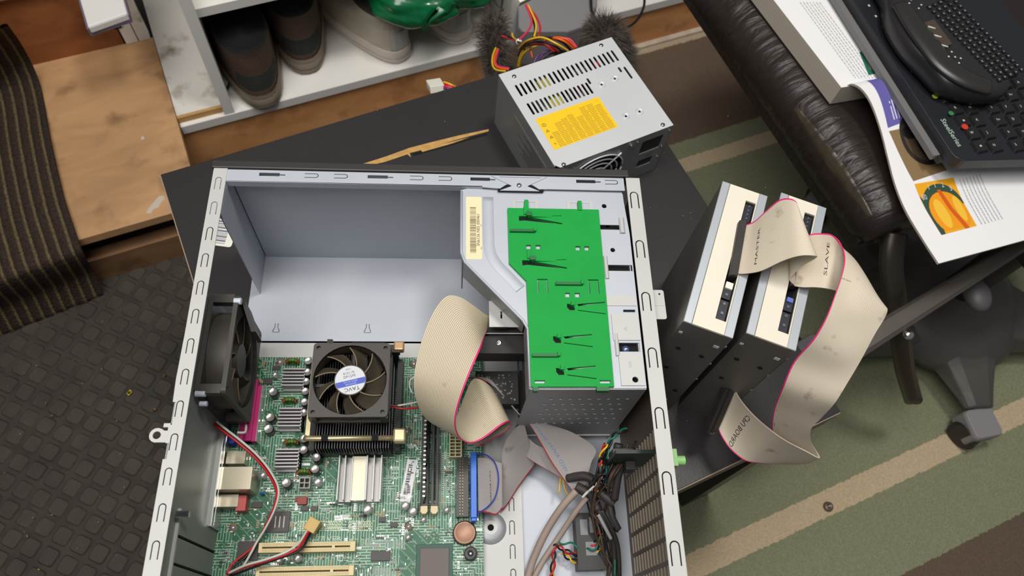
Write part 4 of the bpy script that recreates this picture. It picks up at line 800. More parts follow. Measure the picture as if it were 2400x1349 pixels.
# front panel circuit board, green audio jack, speaker clutter
mb = MB().m(mat('dark_green_board', (18, 42, 30), .5)).box(350, 384, -252, -249, 80, 128).m(black).box(352, 370, -249, -243, 90, 108).box(344, 356, -260, -252, 68, 84).m(mat('shadowed_shield', (40, 38, 36), .5)).box(364, 372, -259, -252, 84, 100)
C.part('front_port_board', mb)
p0 = U(1570, 1075, 130); mb = MB().m(mat('lime_jack', (150, 205, 130), .45)).box(p0.x - 6, p0.x + 6, p0.y - 6, p0.y + 8, 118, 132).cyl((p0.x + 6, p0.y, 124), (p0.x + 14, p0.y, 124), 4, n=14); C.part('audio_jack', mb, label='lime green audio jack')
mb = MB().m(mat('dark_module', (34, 32, 31), .5)).box(330, 356, -332, -282, 4, 22).m(mat('grey_insert', (120, 122, 126), .5)).box(334, 341, -302, -288, 22, 22.6).box(343, 350, -300, -286, 22, 22.6).box(338, 348, -320, -308, 22, 22.6); C.part('front_speaker', mb)
# ================================================================ power supply
Z3 = -3
pb = U(1304, 396, 83); pr = U(1583, 291, 83); PA = atan2(pr.y - pb.y, pr.x - pb.x)
t = T('power_supply', 'grey steel power supply box with a yellow warning label on the black table', 'power supply', (pb.x, pb.y, Z3), PA)
def PL(u, v, z=83): p = t.I @ U(u, v, z); return p.x, p.y
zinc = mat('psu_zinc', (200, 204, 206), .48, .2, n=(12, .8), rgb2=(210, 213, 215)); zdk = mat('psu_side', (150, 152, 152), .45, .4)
PX, PY, PZ = 149, 140, 86
sl = []
a_ = Vector(PL(1216, 212)); b_ = Vector(PL(1441, 130))
for k in range(22): c_ = a_.lerp(b_, k / 21); sl.append(rrect(c_.x - 1.4, c_.x + 1.4, c_.y - 8.6, c_.y + 8.6, 1.3, 2))
a2 = Vector(PL(1244, 255)); b2 = Vector(PL(1381, 206))
for k in range(15): c_ = a2.lerp(b2, k / 14); sl.append(rrect(c_.x - 1.4, c_.x + 1.4, c_.y - 8.6, c_.y + 8.6, 1.3, 2))
for (u, v, h) in ((1380, 190, 4.5), (1453, 163, 4), (1472, 170, 9.5)): c_ = PL(u, v); sl.append(rrect(c_[0] - 1.4, c_[0] + 1.4, c_[1] - h, c_[1] + h, 1.3, 2))
hp = [PL(1410, 198), PL(1441, 184), PL(1467, 272), PL(1499, 261)]
for c_ in hp: sl.append(circ(*c_, 1.5, 10))
top = t.part('top_cover', MB().m(zinc).plate([(0, 6), (0, PY), (PX, PY), (PX, 0), (5, 0)], PZ - 1, PZ, sl))
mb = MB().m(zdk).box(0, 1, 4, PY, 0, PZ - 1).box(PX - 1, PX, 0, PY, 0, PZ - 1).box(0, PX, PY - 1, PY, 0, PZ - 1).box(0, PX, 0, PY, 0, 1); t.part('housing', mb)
mb = MB(); mb.M = Matrix(((1, 0, 0, 0), (0, 0, 1, 0), (0, 1, 0, 0), (0, 0, 0, 1))); mb.m(zdk)
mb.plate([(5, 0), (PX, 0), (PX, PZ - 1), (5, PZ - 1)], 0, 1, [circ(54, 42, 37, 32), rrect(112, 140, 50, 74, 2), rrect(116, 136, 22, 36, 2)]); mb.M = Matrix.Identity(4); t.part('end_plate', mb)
mb = MB().m(zinc)
for r_ in (37, 30, 23, 15): mb.tube([(54 + r_ * cos(k * pi / 16), -1.5, 42 + r_ * sin(k * pi / 16)) for k in range(33)], 1, 6)
for k in range(4): an = pi / 4 + k * pi / 2; mb.tube([(54 + 10 * cos(an), -2, 42 + 10 * sin(an)), (54 + 42 * cos(an), -1.5, 42 + 42 * sin(an))], 1.2, 6)
t.part('fan_grille', mb)
mb = MB().m(black).box(112, 140, 1, 14, 50, 74).box(116, 136, 1, 6, 22, 36).box(20, 90, 6, 20, 8, 76); t.part('inlet_and_fan', mb)
mb = MB().m(chrome)
for x in (12, 96): mb.cyl((x, -2, 10), (x, 0, 10), 3, n=10).cyl((x, -2, 76), (x, 0, 76), 3, n=10)
for x, z in ((104, 78), (146, 78), (144, 50), (144, 30)): mb.cyl((x, -1.2, z), (x, 0, z), 1.4, n=8)
t.part('end_screw', mb)
mb = MB().m(mat('red_print', (150, 60, 50), .6)); put_text(mb, '230V', lambda x, y: (128 + x, -.2, 42 + y), 5); t.part('printing', mb)
for u, v in ((1205, 180), (1409, 107), (1553, 293), (1321, 386)):
    c_ = PL(u, v); t.part('screw', MB().m(chrome).lathe([(2.6, 0), (2.6, 1), (0, 1.3)], 12, (*c_, PZ)).m(dark).cbox(*c_, PZ + 1, 3.6, .5, .4), parent=top)
for c_ in hp: t.part('hole_rim', MB().m(zinc).lathe([(5, 0), (4.4, .9), (3.4, .9), (1.6, -.8)], 18, (*c_, PZ)), parent=top)
mb = MB().m(mat('psu_inside', (40, 38, 36), .8)).box(2, PX - 2, 2, PY - 2, 40, 44).m(mat('mat_board', (92, 88, 74), .7))
for k in range(60): mb.m(R.choice((mat('mat_board'), mat('psu_sinks', (150, 150, 148), .4, .5), zdk, dark))).cbox(R.uniform(8, 140), R.uniform(62, 130), 44, R.uniform(4, 14), R.uniform(4, 12), R.uniform(12, 30))
mb.m(mat('transformer_yellow', (200, 190, 70), .5)).cbox(*PL(1275, 200, 70), 44, 16, 22, 34).cbox(*PL(1300, 240, 70), 44, 14, 20, 34).m(mat('red_cap', (200, 60, 50), .4)).cbox(*PL(1360, 195, 72), 44, 7, 8, 36).cbox(*PL(1398, 155, 72), 44, 6, 7, 35)
t.part('inner_components', mb, kind='stuff')
# yellow warning label
Lc = [PL(1255, 279, 83.2), PL(1402, 226, 83.2), PL(1448, 295, 83.2), PL(1300, 353, 83.2)]
lx0 = (Lc[0][0] + Lc[3][0]) / 2; lx1 = (Lc[1][0] + Lc[2][0]) / 2; ly1 = (Lc[0][1] + Lc[1][1]) / 2; ly0 = (Lc[2][1] + Lc[3][1]) / 2
yl = mat('warning_yellow', (246, 200, 16), .5); mb = MB().m(yl).plate(rrect(lx0, lx1, ly0, ly1, 1.5), PZ, PZ + .25); lb = t.part('warning_label', mb, parent=top, label='bright yellow warning label')
mb = MB().m(mat('label_print', (176, 138, 16), .6)); lw = lx1 - lx0; lh = ly1 - ly0
for c in range(8):                      # blocks of small print in columns, as lines
    xa = lx0 + 8 + c * (lw - 10) / 8; n_ = (10, 15, 16, 17, 14, 19, 19, 17)[c]
    for k in range(n_):
        y = ly0 + 1.5 + k * (lh - 4) / 20; xe = xa + (lw - 12) / 8 - R.uniform(.2, 1.4); xx = xa
        while xx < xe - .8: wd = R.uniform(.6, 2.2); mb.box(xx, min(xe, xx + wd), y, y + 1.0, PZ + .25, PZ + .3); xx += wd + .35
mb.m(ink)
for k, y in enumerate((ly0 + 24, ly0 + 15)): mb.plate([(lx0 + 3, y), (lx0 + 7, y), (lx0 + 5, y + 3.8)], PZ + .25, PZ + .3, [[(lx0 + 4, y + .6), (lx0 + 6, y + .6), (lx0 + 5, y + 2.7)]])
mb.plate(circ(lx0 + 5, ly0 + 34, 2.4), PZ + .25, PZ + .3, [circ(lx0 + 5, ly0 + 34, 1.9)]); put_text(mb, 'Z', lambda x, y: (lx0 + 5 + x, ly0 + 34 + y, PZ + .3), 3); put_text(mb, '4.', lambda x, y: (lx0 + 5 + x, ly0 + 7 + y, PZ + .3), 4)
t.part('label_print', mb, parent=lb)
mb = MB(); mb.m(mat('side_label', (128, 126, 122), .6)).box(-.4, 0, 12, 96, 20, 66).m(ink)
for k in range(14): mb.box(-.5, -.4, 20 + R.uniform(0, 6), 50 + R.uniform(0, 34), 24 + k * 2.8, 24.9 + k * 2.8)
t.part('side_label', mb)
# loom of cables at the back of the box
loom = [(bwire, [(1338, 118, 50), (1320, 100, 62), (1290, 88, 62), (1255, 92, 50), (1225, 108, 20), (1215, 130, -20)]),
        (bwire, [(1320, 122, 50), (1300, 108, 60), (1270, 98, 60), (1240, 102, 45), (1222, 120, 5)]), (yellow, [(1332, 120, 56), (1305, 103, 68), (1270, 88, 66), (1235, 96, 50), (1215, 115, 10)]),
        (orange, [(1348, 112, 50), (1330, 94, 60), (1310, 88, 60), (1290, 90, 50), (1270, 100, 30)]), (orange, [(1344, 115, 54), (1325, 98, 66), (1302, 90, 66), (1282, 92, 50)]), (pink, [(1352, 112, 45), (1335, 92, 50), (1312, 90, 48), (1292, 92, 45)]),
        (red, [(1300, 122, 50), (1275, 103, 55), (1250, 98, 50), (1235, 104, 30), (1218, 100, -10), (1195, 90, -30), (1175, 84, -35)]), (red, [(1310, 122, 45), (1285, 106, 50), (1255, 104, 45), (1232, 108, 10)]),
        (pink, [(1218, 92, 20), (1235, 75, 20), (1246, 50, 20), (1232, 12, 23)]), (red, [(1262, 86, 22), (1266, 65, 20), (1256, 38, 20), (1232, 12, 23)]), (yellow, [(1252, 86, 22), (1256, 55, 20), (1237, 11, 23)]), (bwire, [(1250, 88, 18), (1253, 60, 16), (1234, 13, 22)]),
        (purple, [(1260, 150, 30), (1270, 130, 40), (1295, 115, 40)]), (purple, [(1250, 152, 30), (1260, 132, 36), (1285, 118, 40)]), (bwire, [(1272, 142, 40), (1290, 126, 46), (1325, 118, 40)]), (bwire, [(1280, 142, 40), (1300, 128, 46), (1330, 118, 40)]),
        (yellow, [(1218, 158, -10), (1222, 135, 10), (1235, 118, 25), (1262, 105, 32)]), (yellow, [(1214, 156, -14), (1220, 130, 5), (1232, 112, 20)]), (orange, [(1248, 135, 20), (1244, 120, 24), (1242, 112, 24)]),
        (yellow, [(1162, 112, -60), (1155, 130, -55), (1154, 150, -50), (1162, 163, -45), (1185, 167, -40)]), (orange, [(1167, 114, -60), (1160, 132, -55), (1159, 148, -50), (1167, 158, -45), (1192, 163, -38)]), (pink, [(1169, 114, -61), (1163, 135, -56), (1162, 148, -52), (1170, 156, -47), (1194, 160, -40)]),
        (bwire, [(1190, 84, -30), (1210, 96, -20), (1230, 104, 10)]), (yellow, [(1200, 78, -34), (1203, 88, -30), (1212, 95, -22)])]
for m_, pts in loom: t.part('cable', MB().m(m_).tube(smoothpts([U(*p) for p in pts], 7), 1.35, 8), world=True)
t.part('cable_tie', MB().m(white).sphere(U(1216, 98, -18), 4.5, 10, 8), world=True)
p = U(1228, -4, 24); mb = MB(); mb.M = Matrix.Translation(p) @ Euler((.3, 0, radians(35))).to_matrix().to_4x4(); mb.m(white).box(-11, 11, -5, 22, -5, 5).m(dark)
for k in range(4): mb.cyl((-8 + k * 5.3, 20, 0), (-8 + k * 5.3, 22.2, 0), 1.8, n=8)
t.part('power_plug', mb, world=True, bevel=1, label='white four pin plug')
# plug hanging behind the table edge
pc = U(1026, 205, -25); t2 = T('power_plug', 'white four pin plug with yellow and red wires behind the black table edge', 'plug', pc)
mb = MB().m(white); mb.M = Matrix.Translation(pc) @ Euler((radians(60), 0, radians(14))).to_matrix().to_4x4(); mb.box(-11, 8, -4.5, 4.5, -22, 6).m(mat('plug_groove', (190, 190, 178), .6))
for k in range(3): mb.box(-11.3, 8.3, -4.6, 4.6, -16 + k * 6, -15 + k * 6)
t2.part('plug_body', mb, world=True, bevel=1)
for k, m_ in enumerate((yellow, red, pink, purple)): t2.part('wire', MB().m(m_).tube(smoothpts([U(1040, 192 + k * 5, -20), U(1052, 196 + k * 4, -18), U(1066, 203 + k * 3, -22), U(1085, 214 + k * 2, -45)], 5), 1.3, 8), world=True)

# ================================================================ optical drives standing on end
dside = mat('drive_grey', (112, 108, 104), .45, .5, n=(9, .9), rgb2=(128, 124, 118)); dst = mat('drive_steel', (180, 186, 192), .4, .35); dcr = mat('drive_cream', (228, 221, 203), .5)
def drive(name, label, SW, SE, NW, group, second):
    o = U(*SW, 197); e = U(*SE, 197); n_ = U(*NW, 197); an = atan2(e.y - o.y, e.x - o.x); t = T(name, label, 'optical drive', (o.x, o.y, Z3), an, 'optical drives standing on the table')
    wx = 41.5; ly = 146; h = 200
    t.part('shell', MB().m(dside).box(0, wx, 0, ly, 0, h - 15).plate([(0, 0), (wx, 0), (wx, ly), (0, ly)], h - 15, h - 2, [[(24, 12), (33, 12), (33, 134), (24, 134)]]))
    t.part('rear_cover', MB().m(dst).plate([(0, 0), (7, 0), (7, ly), (0, ly)], h - 2, h).plate([(wx - 7.5, 0), (wx, 0), (wx, ly), (wx - 7.5, ly)], h - 2, h), bevel=.5)
    sl_ = [(24, 12), (33, 12), (33, 134), (24, 134)]
    t.part('rear_label', MB().m(dcr).plate([(7.3, .3), (wx - 7.6, .3), (wx - 7.6, ly - .3), (7.3, ly - .3)], h - 2, h - .2, [sl_]), label='cream back plate of the drive')
    mb = MB().m(dark).box(24, 33, 12, 134, h - 14.9, h - 12).m(mat('connector_blue_black', (34, 36, 48), .4)).box(25, 32, 13, 32, h - 12, h - 3).box(25, 32, 34, 46, h - 12, h - 3).box(25, 31, 62 if second else 56, 112, h - 12, h - 1.5).box(25, 32, 114, 132, h - 12, h - 3)
    mb.m(chrome)
    for k in range(4): mb.cyl((28.5, 117 + k * 4.4, h - 4), (28.5, 117 + k * 4.4, h - 1.6), 1, n=8)
    for k in range(3): mb.cbox(28.5, 20 + k * 9, h - 3, 2.2, 2.2, .8)
    mb.m(white).cbox(28.5, 46, h - 4, 6, 6, 3.4) if not second else mb.m(mat('blue_jumper', (90, 110, 190), .5)).cbox(28.5, 44, h - 4, 5, 4, 3)
    t.part('connector_bay', mb)
    mb = MB().m(dark)
    for x, z in ((31, 150), (10, 150), (12, 104), (33, 60)): mb.cyl((x, -.5, z), (x, .2, z), 2.3, n=12)
    mb.m(zinc).box(33, 37.5, -.4, 0, h - 26, h - 22).box(2, 5, -.5, 0, h - 22, h - 19).box(30, 33, -.4, 0, 30, 31); t.part('side_fittings', mb)
    mb = MB().m(mat('seam_line', (70, 68, 66), .6)).box(wx - .3, wx + .2, 0, ly, 14, h - 20).m(chrome)
    for z in (h - 20, h - 60, h - 100): mb.box(wx - 1, wx + .8, -.3, .6, z, z + 2.5)
    t.part('side_seam', mb)
    return t
d1 = drive('optical_drive', 'cream-backed optical drive standing on end next to the case, ribbon plug in its slot', (1602, 751), (1711, 790), (1676, 421), None, False)
d2 = drive('optical_drive', 'optical drive standing on end on the right, half covered by the ribbon cable', (1749, 779), (1866, 822), (1811, 449), None, True)

# ================================================================ ribbon cables
def rib_mat(name, base, line, pinkc, wires=40, stain=None):
    m = mat(name, base, .5); N, L, b = nodes(m); uv = N.new('ShaderNodeUVMap'); sx = N.new('ShaderNodeSeparateXYZ'); L.new(uv.outputs[0], sx.inputs[0])
    mu = N.new('ShaderNodeMath'); mu.operation = 'MULTIPLY'; mu.inputs[1].default_value = wires; L.new(sx.outputs['X'], mu.inputs[0]); fr = N.new('ShaderNodeMath'); fr.operation = 'FRACT'; L.new(mu.outputs[0], fr.inputs[0])
    pp = N.new('ShaderNodeMath'); pp.operation = 'PINGPONG'; pp.inputs[1].default_value = .5; L.new(mu.outputs[0], pp.inputs[0])
    r = N.new('ShaderNodeValToRGB'); E = r.color_ramp.elements; E[0].position = .08; E[0].color = (*lin(line), 1); E[1].position = .25; E[1].color = (*lin(base), 1); L.new(pp.outputs[0], r.inputs[0])
    cm = N.new('ShaderNodeMath'); cm.operation = 'LESS_THAN'; cm.inputs[1].default_value = 1.1 / wires; L.new(sx.outputs['X'], cm.inputs[0])
    tc = N.new('ShaderNodeTexCoord'); nz = N.new('ShaderNodeTexNoise'); nz.inputs['Scale'].default_value = 55; nz.inputs['Detail'].default_value = 5; L.new(tc.outputs['Object'], nz.inputs['Vector']); r2 = N.new('ShaderNodeValToRGB'); r2.color_ramp.elements[0].position = .24; r2.color_ramp.elements[0].color = (*lin(stain or (175, 155, 130)), 1); r2.color_ramp.elements[1].position = .36; r2.color_ramp.elements[1].color = (1, 1, 1, 1); L.new(nz.outputs['Fac'], r2.inputs[0])
    m0 = N.new('ShaderNodeMixRGB'); m0.blend_type = 'MULTIPLY'; m0.inputs[0].default_value = .8; L.new(r.outputs[0], m0.inputs[1]); L.new(r2.outputs[0], m0.inputs[2])
    mx = N.new('ShaderNodeMixRGB'); L.new(cm.outputs[0], mx.inputs[0]); L.new(m0.outputs[0], mx.inputs[1]); mx.inputs[2].default_value = (*lin(pinkc), 1); L.new(mx.outputs[0], b.inputs['Base Color'])
    bp = N.new('ShaderNodeBump'); bp.inputs['Strength'].default_value = .55; bp.inputs['Distance'].default_value = .0006; L.new(pp.outputs[0], bp.inputs['Height']); L.new(bp.outputs[0], b.inputs['Normal']); return m
def ribbon(mb, secs, m_, k=8, nw=24, th=.45):
    """secs: list of (P, O) or (P, M, O) world points; P is the coloured edge"""
    S = []
    for s_ in secs:
        if len(s_) == 2: s_ = (s_[0], [(a + b) / 2 for a, b in zip(s_[0], s_[1])], s_[1])
        S.append([U(*q) for q in s_])
    cols = [smoothpts([s_[j] for s_ in S], k) for j in range(3)]; n = len(cols[0])
    def F(i, u):
        i = max(0, min(n - 1.001, i)); i0 = int(i); f = i - i0
        q = [c[i0].lerp(c[i0 + 1], f) for c in cols]; a, m2, b = q; c_ = 2 * m2 - (a + b) / 2       # quadratic through the middle point
        return a * (1 - u) ** 2 + c_ * 2 * u * (1 - u) + b * u * u
    vs = [F(i, u / nw) for i in range(n) for u in range(nw + 1)]; w_ = nw + 1; no = []
    for i in range(n):
        for u in range(w_):
            a = vs[min(i + 1, n - 1) * w_ + u] - vs[max(i - 1, 0) * w_ + u]; b = vs[i * w_ + min(u + 1, nw)] - vs[i * w_ + max(u - 1, 0)]; c_ = a.cross(b); no.append(c_.normalized() if c_.length > 1e-9 else Vector((0, 0, 1)))
    uvs = [(u / nw, i / n) for i in range(n) for u in range(w_)]
    fs = [(i * w_ + u, (i + 1) * w_ + u, (i + 1) * w_ + u + 1, i * w_ + u + 1) for i in range(n - 1) for u in range(nw)]
    mb.m(m_).add([v + q * th for v, q in zip(vs, no)], fs, uvs, True); mb.add([v - q * th for v, q in zip(vs, no)], [f[::-1] for f in fs], uvs, True)
    N_ = len(vs); allv = [v + q * th for v, q in zip(vs, no)] + [v - q * th for v, q in zip(vs, no)]
    ef = [(i * w_, i * w_ + N_, (i + 1) * w_ + N_, (i + 1) * w_) for i in range(n - 1)] + [(i * w_ + nw, (i + 1) * w_ + nw, (i + 1) * w_ + nw + N_, i * w_ + nw + N_) for i in range(n - 1)]
    mb.add(allv, ef, uvs + uvs, False)
    def FN(i, u, off=.6):
        a = F(i + .3, u) - F(i - .3, u); b = F(i, min(1, u + .02)) - F(i, max(0, u - .02)); c_ = a.cross(b).normalized()
        v = F(i, u); 
        if c_.dot(CAMP - v) < 0: c_ = -c_
        return v + c_ * off
    return FN, n
beige = rib_mat('ribbon_beige', (216, 204, 184), (198, 185, 164), (225, 50, 120)); bstripe = rib_mat('ribbon_beige_ribbed', (214, 202, 176), (150, 136, 108), (225, 50, 120), 34)
greyr = rib_mat('ribbon_grey', (176, 170, 168), (160, 154, 152), (170, 50, 55), stain=(150, 140, 135))
t = T('ribbon_cable', 'long beige ribbon cable with pink edge looping over the two standing optical drives', 'ribbon cable', U(1850, 1000, -3))
# first length, plugged in the left drive
mb = MB(); 
A = [((1745, 527, 197), (1722, 641, 197)), ((1768, 519, 204), (1748, 641, 202)), ((1795, 495, 216), (1785, 634, 212)), ((1828, 468, 230), (1835, 611, 226)), ((1856, 466, 238), (1876, 599, 236)), ((1868, 480, 238), (1912, 600, 238)), ((1860, 505, 228), (1908, 607, 228)), ((1845, 520, 214), (1882, 622, 214)), ((1842, 530, 205), (1862, 640, 207)), ((1852, 545, 201), (1852, 655, 203)), ((1870, 552, 201), (1862, 668, 201))]
F1, n1 = ribbon(mb, A, beige)
t.part('ribbon', mb, world=True, label='ribbon length marked MASTER')
def rtext(F, s_, i0, u0, su, sv, size, flip=False, serif=True):   # letters wrapped on the ribbon
    mb = MB().m(ink); vs, fs = text2d(s_); mb.add([F(i0 + (v[1] if not flip else -v[1]) * size * sv, u0 + (v[0] if not flip else -v[0]) * size * su) for v in vs], fs, smooth=False); return mb
mb = rtext(F1, 'MASTER', 13, .55, -.18, -1.8, 1); t.part('ribbon_marking', mb, world=True)
mb = MB(); B_ = [((1880, 556, 200), (1862, 670, 200)), ((1905, 548, 206), (1882, 673, 204)), ((1930, 547, 212), (1910, 673, 208)), ((1950, 550, 218), (1938, 676, 211)), ((1966, 564, 224), (1965, 640, 214), (1968, 684, 210)), ((1975, 585, 230), (2003, 620, 222), (2015, 702, 212)), ((1978, 612, 236), (2024, 640, 234), (2058, 715, 222)), ((1972, 645, 238), (2020, 668, 238), (2078, 722, 230)), ((1957, 690, 232), (2008, 715, 234), (2074, 742, 228)), ((1935, 745, 222), (1990, 765, 224), (2050, 782, 222)), ((1905, 795, 206), (1965, 825, 210), (2020, 838, 210)), ((1862, 845, 180), (1925, 870, 190), (1990, 890, 196)), ((1835, 905, 160), (1895, 925, 172), (1957, 943, 180)), ((1817, 950, 128), (1870, 968, 142), (1925, 978, 152)), ((1810, 990, 104), (1855, 1002, 118), (1901, 1005, 132)), ((1811, 1030, 78), (1860, 1042, 94), (1901, 1035, 112)), ((1822, 1062, 54), (1872, 1074, 72), (1914, 1058, 100)), ((1838, 1082, 44), (1882, 1086, 66), (1919, 1072, 98)), ((1815, 1086, 44), (1855, 1078, 68), (1888, 1056, 102)), ((1780, 1084, 46), (1810, 1060, 70), (1842, 1032, 104)), ((1745, 1078, 48), (1772, 1042, 70), (1805, 1006, 102)), ((1712, 1052, 50), (1737, 1008, 68), (1766, 972, 95)), ((1690, 1020, 50), (1712, 975, 62), (1737, 938, 86)), ((1683, 1000, 50), (1701, 955, 62), (1721, 910, 80))]
F2, n2 = ribbon(mb, B_, beige, k=6)
t.part('ribbon', mb, world=True, label='ribbon length marked SLAVE and CPU BOARD')
t.part('ribbon_marking', rtext(F2, 'SLAVE', 16.5, .47, -.23, -2.5, 1), world=True); t.part('ribbon_marking', rtext(F2, 'CPU BOARD', 126.5, .47, -.155, 2.5, 1), world=True)
mb = rtext(F2, 'AWM 2651', 43, .14, -.05, .55, 1); 
for k, i in enumerate((74, 79, 84, 90)): mb2 = rtext(F2, ('^', '4 <', 'AWM', 'VW-1')[k], i, .06, .01, 1.4, 1); mb.add(mb2.v, mb2.f)
t.part('ribbon_marking', mb, world=True)
# plugs of the ribbon
mb = MB().m(black); a = U(1744, 522, 199); b = U(1721, 645, 199); d = (b - a).normalized(); mb.loft([[a + Vector((x, y, z)) for x, y, z in ((-5, 1, -8), (2, 1, -8), (2, 1, 3), (-5, 1, 3))], [b + Vector((x, y, z)) for x, y, z in ((-5, -1, -8), (2, -1, -8), (2, -1, 3), (-5, -1, 3))]], smooth=False); t.part('plug', mb, world=True, bevel=.5)
mb = MB().m(black); a = U(1885, 560, 197); b = U(1863, 672, 197); mb.loft([[a + Vector((x, 0, z)) for x, z in ((-5, -6), (2, -6), (2, 3), (-5, 3))], [b + Vector((x, 0, z)) for x, z in ((-5, -6), (2, -6), (2, 3), (-5, 3))]], smooth=False); t.part('plug', mb, world=True, bevel=.5)
mb = MB(); a = U(1712, 905, 82); b = U(1670, 1003, 50); d = (b - a).normalized(); s_ = Vector((-.92, -.36, .1)).normalized(); up_ = d.cross(s_).normalized()
def bar(m_, w0, w1, h0, h1, e0=0, e1=0): mb.m(m_).loft([[a - d * e0 + s_ * x + up_ * z for x, z in ((w0, h0), (w1, h0), (w1, h1), (w0, h1))], [b + d * e1 + s_ * x + up_ * z for x, z in ((w0, h0), (w1, h0), (w1, h1), (w0, h1))]], smooth=False)
bar(black, -4, 3, -4, 4, 2, 2); bar(black, 3, 9, -3, 3, 1, 1); bar(mat('plug_brown', (66, 58, 50), .6), -2, 4, 4, 5.5, 3, 0)
mb.m(mat('dusty_plug_end', (150, 140, 118), .7)).sphere(a - d * 2, 4, 10, 8).m(mat('worn_plug_end', (110, 92, 84), .7)).sphere(b + d * 3, 4, 10, 8); t.part('plug', mb, world=True, label='black plug at the CPU BOARD end')
# ---- inside the case
t = T('ribbon_cable', 'wide beige ribbed ribbon cable with pink edge arching above the circuit board', 'ribbon cable', U(1060, 900, 20))
mb = MB(); A = [((1150, 764, 118), (1153, 738, 128)), ((1142, 772, 122), (1138, 736, 136)), ((1136, 785, 130), (1110, 716, 146)), ((1131, 800, 138), (1078, 696, 152)), ((1126, 816, 143), (1047, 694, 152)), ((1117, 838, 146), (1020, 724, 148)), ((1104, 868, 146), (996, 775, 146)), ((1092, 898, 144), (980, 830, 142)), ((1080, 932, 138), (971, 880, 136)), ((1070, 968, 128), (972, 920, 124)), ((1068, 998, 116), (984, 956, 108)), ((1076, 1022, 102), (1005, 985, 90)), ((1092, 1035, 90), (1040, 1000, 78)), ((1108, 1037, 86), (1070, 975, 74)), ((1128, 1030, 86), (1088, 930, 76)), ((1152, 1014, 88), (1105, 893, 80)), ((1175, 996, 90), (1122, 888, 84)), ((1194, 988, 86), (1150, 908, 80)), ((1196, 1000, 76), (1180, 960, 66)), ((1180, 1014, 66), (1160, 985, 56)), ((1150, 1030, 58), (1130, 1010, 46)), ((1120, 1045, 50), (1090, 1035, 30))]
F3, n3 = ribbon(mb, A, bstripe, k=6); t.part('ribbon', mb, world=True)
mb = MB().m(black); a = U(1156, 728, 122); mb.box(a.x - 3, a.x + 5, a.y - 12, a.y + 6, 100, 128); t.part('plug', mb, world=True, bevel=.5)
t = T('ribbon_cable', 'grey ribbon cable with blue plug marked CPU BOARD in the lower part of the case', 'ribbon cable', U(1120, 1140, 13.6))
mb = MB(); A = [((1122, 1199, 26), (1120, 1072, 26)), ((1140, 1202, 32), (1138, 1073, 32)), ((1160, 1206, 38), (1158, 1078, 36)), ((1172, 1198, 42), (1178, 1090, 42)), ((1177, 1170, 42), (1200, 1075, 46)), ((1176, 1130, 44), (1215, 1060, 50)), ((1174, 1090, 48), (1228, 1050, 56)), ((1178, 1050, 54), (1246, 1030, 62)), ((1186, 1015, 60), (1250, 1000, 66))]
A = [((1122, 1199, 26), (1120, 1072, 26)), ((1145, 1202, 32), (1140, 1073, 34)), ((1163, 1206, 38), (1160, 1080, 40)), ((1177, 1190, 42), (1176, 1085, 44)), ((1178, 1150, 42), (1180, 1075, 46)), ((1177, 1100, 46), (1182, 1055, 48)), ((1178, 1055, 50), (1186, 1025, 54)), ((1186, 1020, 54), (1196, 1008, 60))]
F4, n4 = ribbon(mb, A[:4], greyr, k=6); t.part('ribbon', mb, world=True)
mb = MB(); ribbon(mb, [((1177, 1195, 14), (1176, 1060, 44)), ((1190, 1180, 16), (1186, 1030, 50)), ((1215, 1140, 18), (1205, 1005, 54)), ((1252, 1090, 20), (1228, 990, 54))], greyr, k=5); t.part('ribbon_fold', mb, world=True)
mb = MB(); ribbon(mb, [((1198, 1040, 34), (1222, 1008, 40)), ((1240, 1075, 30), (1255, 1040, 36)), ((1290, 1105, 26), (1300, 1060, 36)), ((1325, 1125, 26), (1335, 1090, 36))], greyr, k=5); t.part('ribbon_fold', mb, world=True)
t.part('ribbon_marking', rtext(F4, 'CPU BOARD', 8.5, .5, -.105, -1.3, 1), world=True)
bx0 = U(1103, 1065, 30); bx1 = U(1118, 1212, 30); mb = MB().m(mat('bright_blue_plastic', (28, 104, 214), .4)).box(bx0.x, bx1.x, bx1.y, bx0.y, 20, 30).m(mat('bright_blue_plastic')).box(bx0.x + .5, bx1.x - .5, bx0.y, bx0.y + 3, 16, 29).box(bx0.x + .5, bx1.x - .5, bx1.y - 3, bx1.y, 16, 29); t.part('plug', mb, world=True, bevel=.5, label='bright blue ribbon plug')
t.part('pull_loop', MB().m(mat('blue_cord', (40, 60, 170), .5)).tube(smoothpts([U(1118, 1064, 32), U(1140, 1066, 38), U(1160, 1085, 42), U(1168, 1120, 44), U(1162, 1160, 42), U(1145, 1185, 38), U(1118, 1204, 32)], 7), .6, 6), world=True)
t = T('ribbon_cable', 'grey ribbon cable with dark red edge crossing diagonally under the drive cage', 'ribbon cable', U(1300, 1080, 6))
mb = MB(); A = [((1100, 884, 70), (1128, 872, 70)), ((1128, 888, 74), (1155, 895, 72)), ((1155, 902, 74), (1180, 925, 72)), ((1182, 930, 70), (1200, 950, 68)), ((1208, 962, 64), (1232, 982, 62)), ((1238, 990, 58), (1285, 995, 58)), ((1265, 1035, 50), (1340, 1012, 52)), ((1290, 1080, 42), (1395, 1050, 46)), ((1315, 1115, 36), (1385, 1085, 40)), ((1342, 1150, 30), (1372, 1135, 34))]
F5, n5 = ribbon(mb, A, greyr, k=6); t.part('ribbon', mb, world=True)
mb = MB().m(blueink); vs, fs = text2d('LLAN TECO AWM 20696'); mb.add([F5(42 - v[0] * 1.95, .20 + v[1] * .12) for v in vs], fs, smooth=False); t.part('ribbon_marking', mb, world=True)

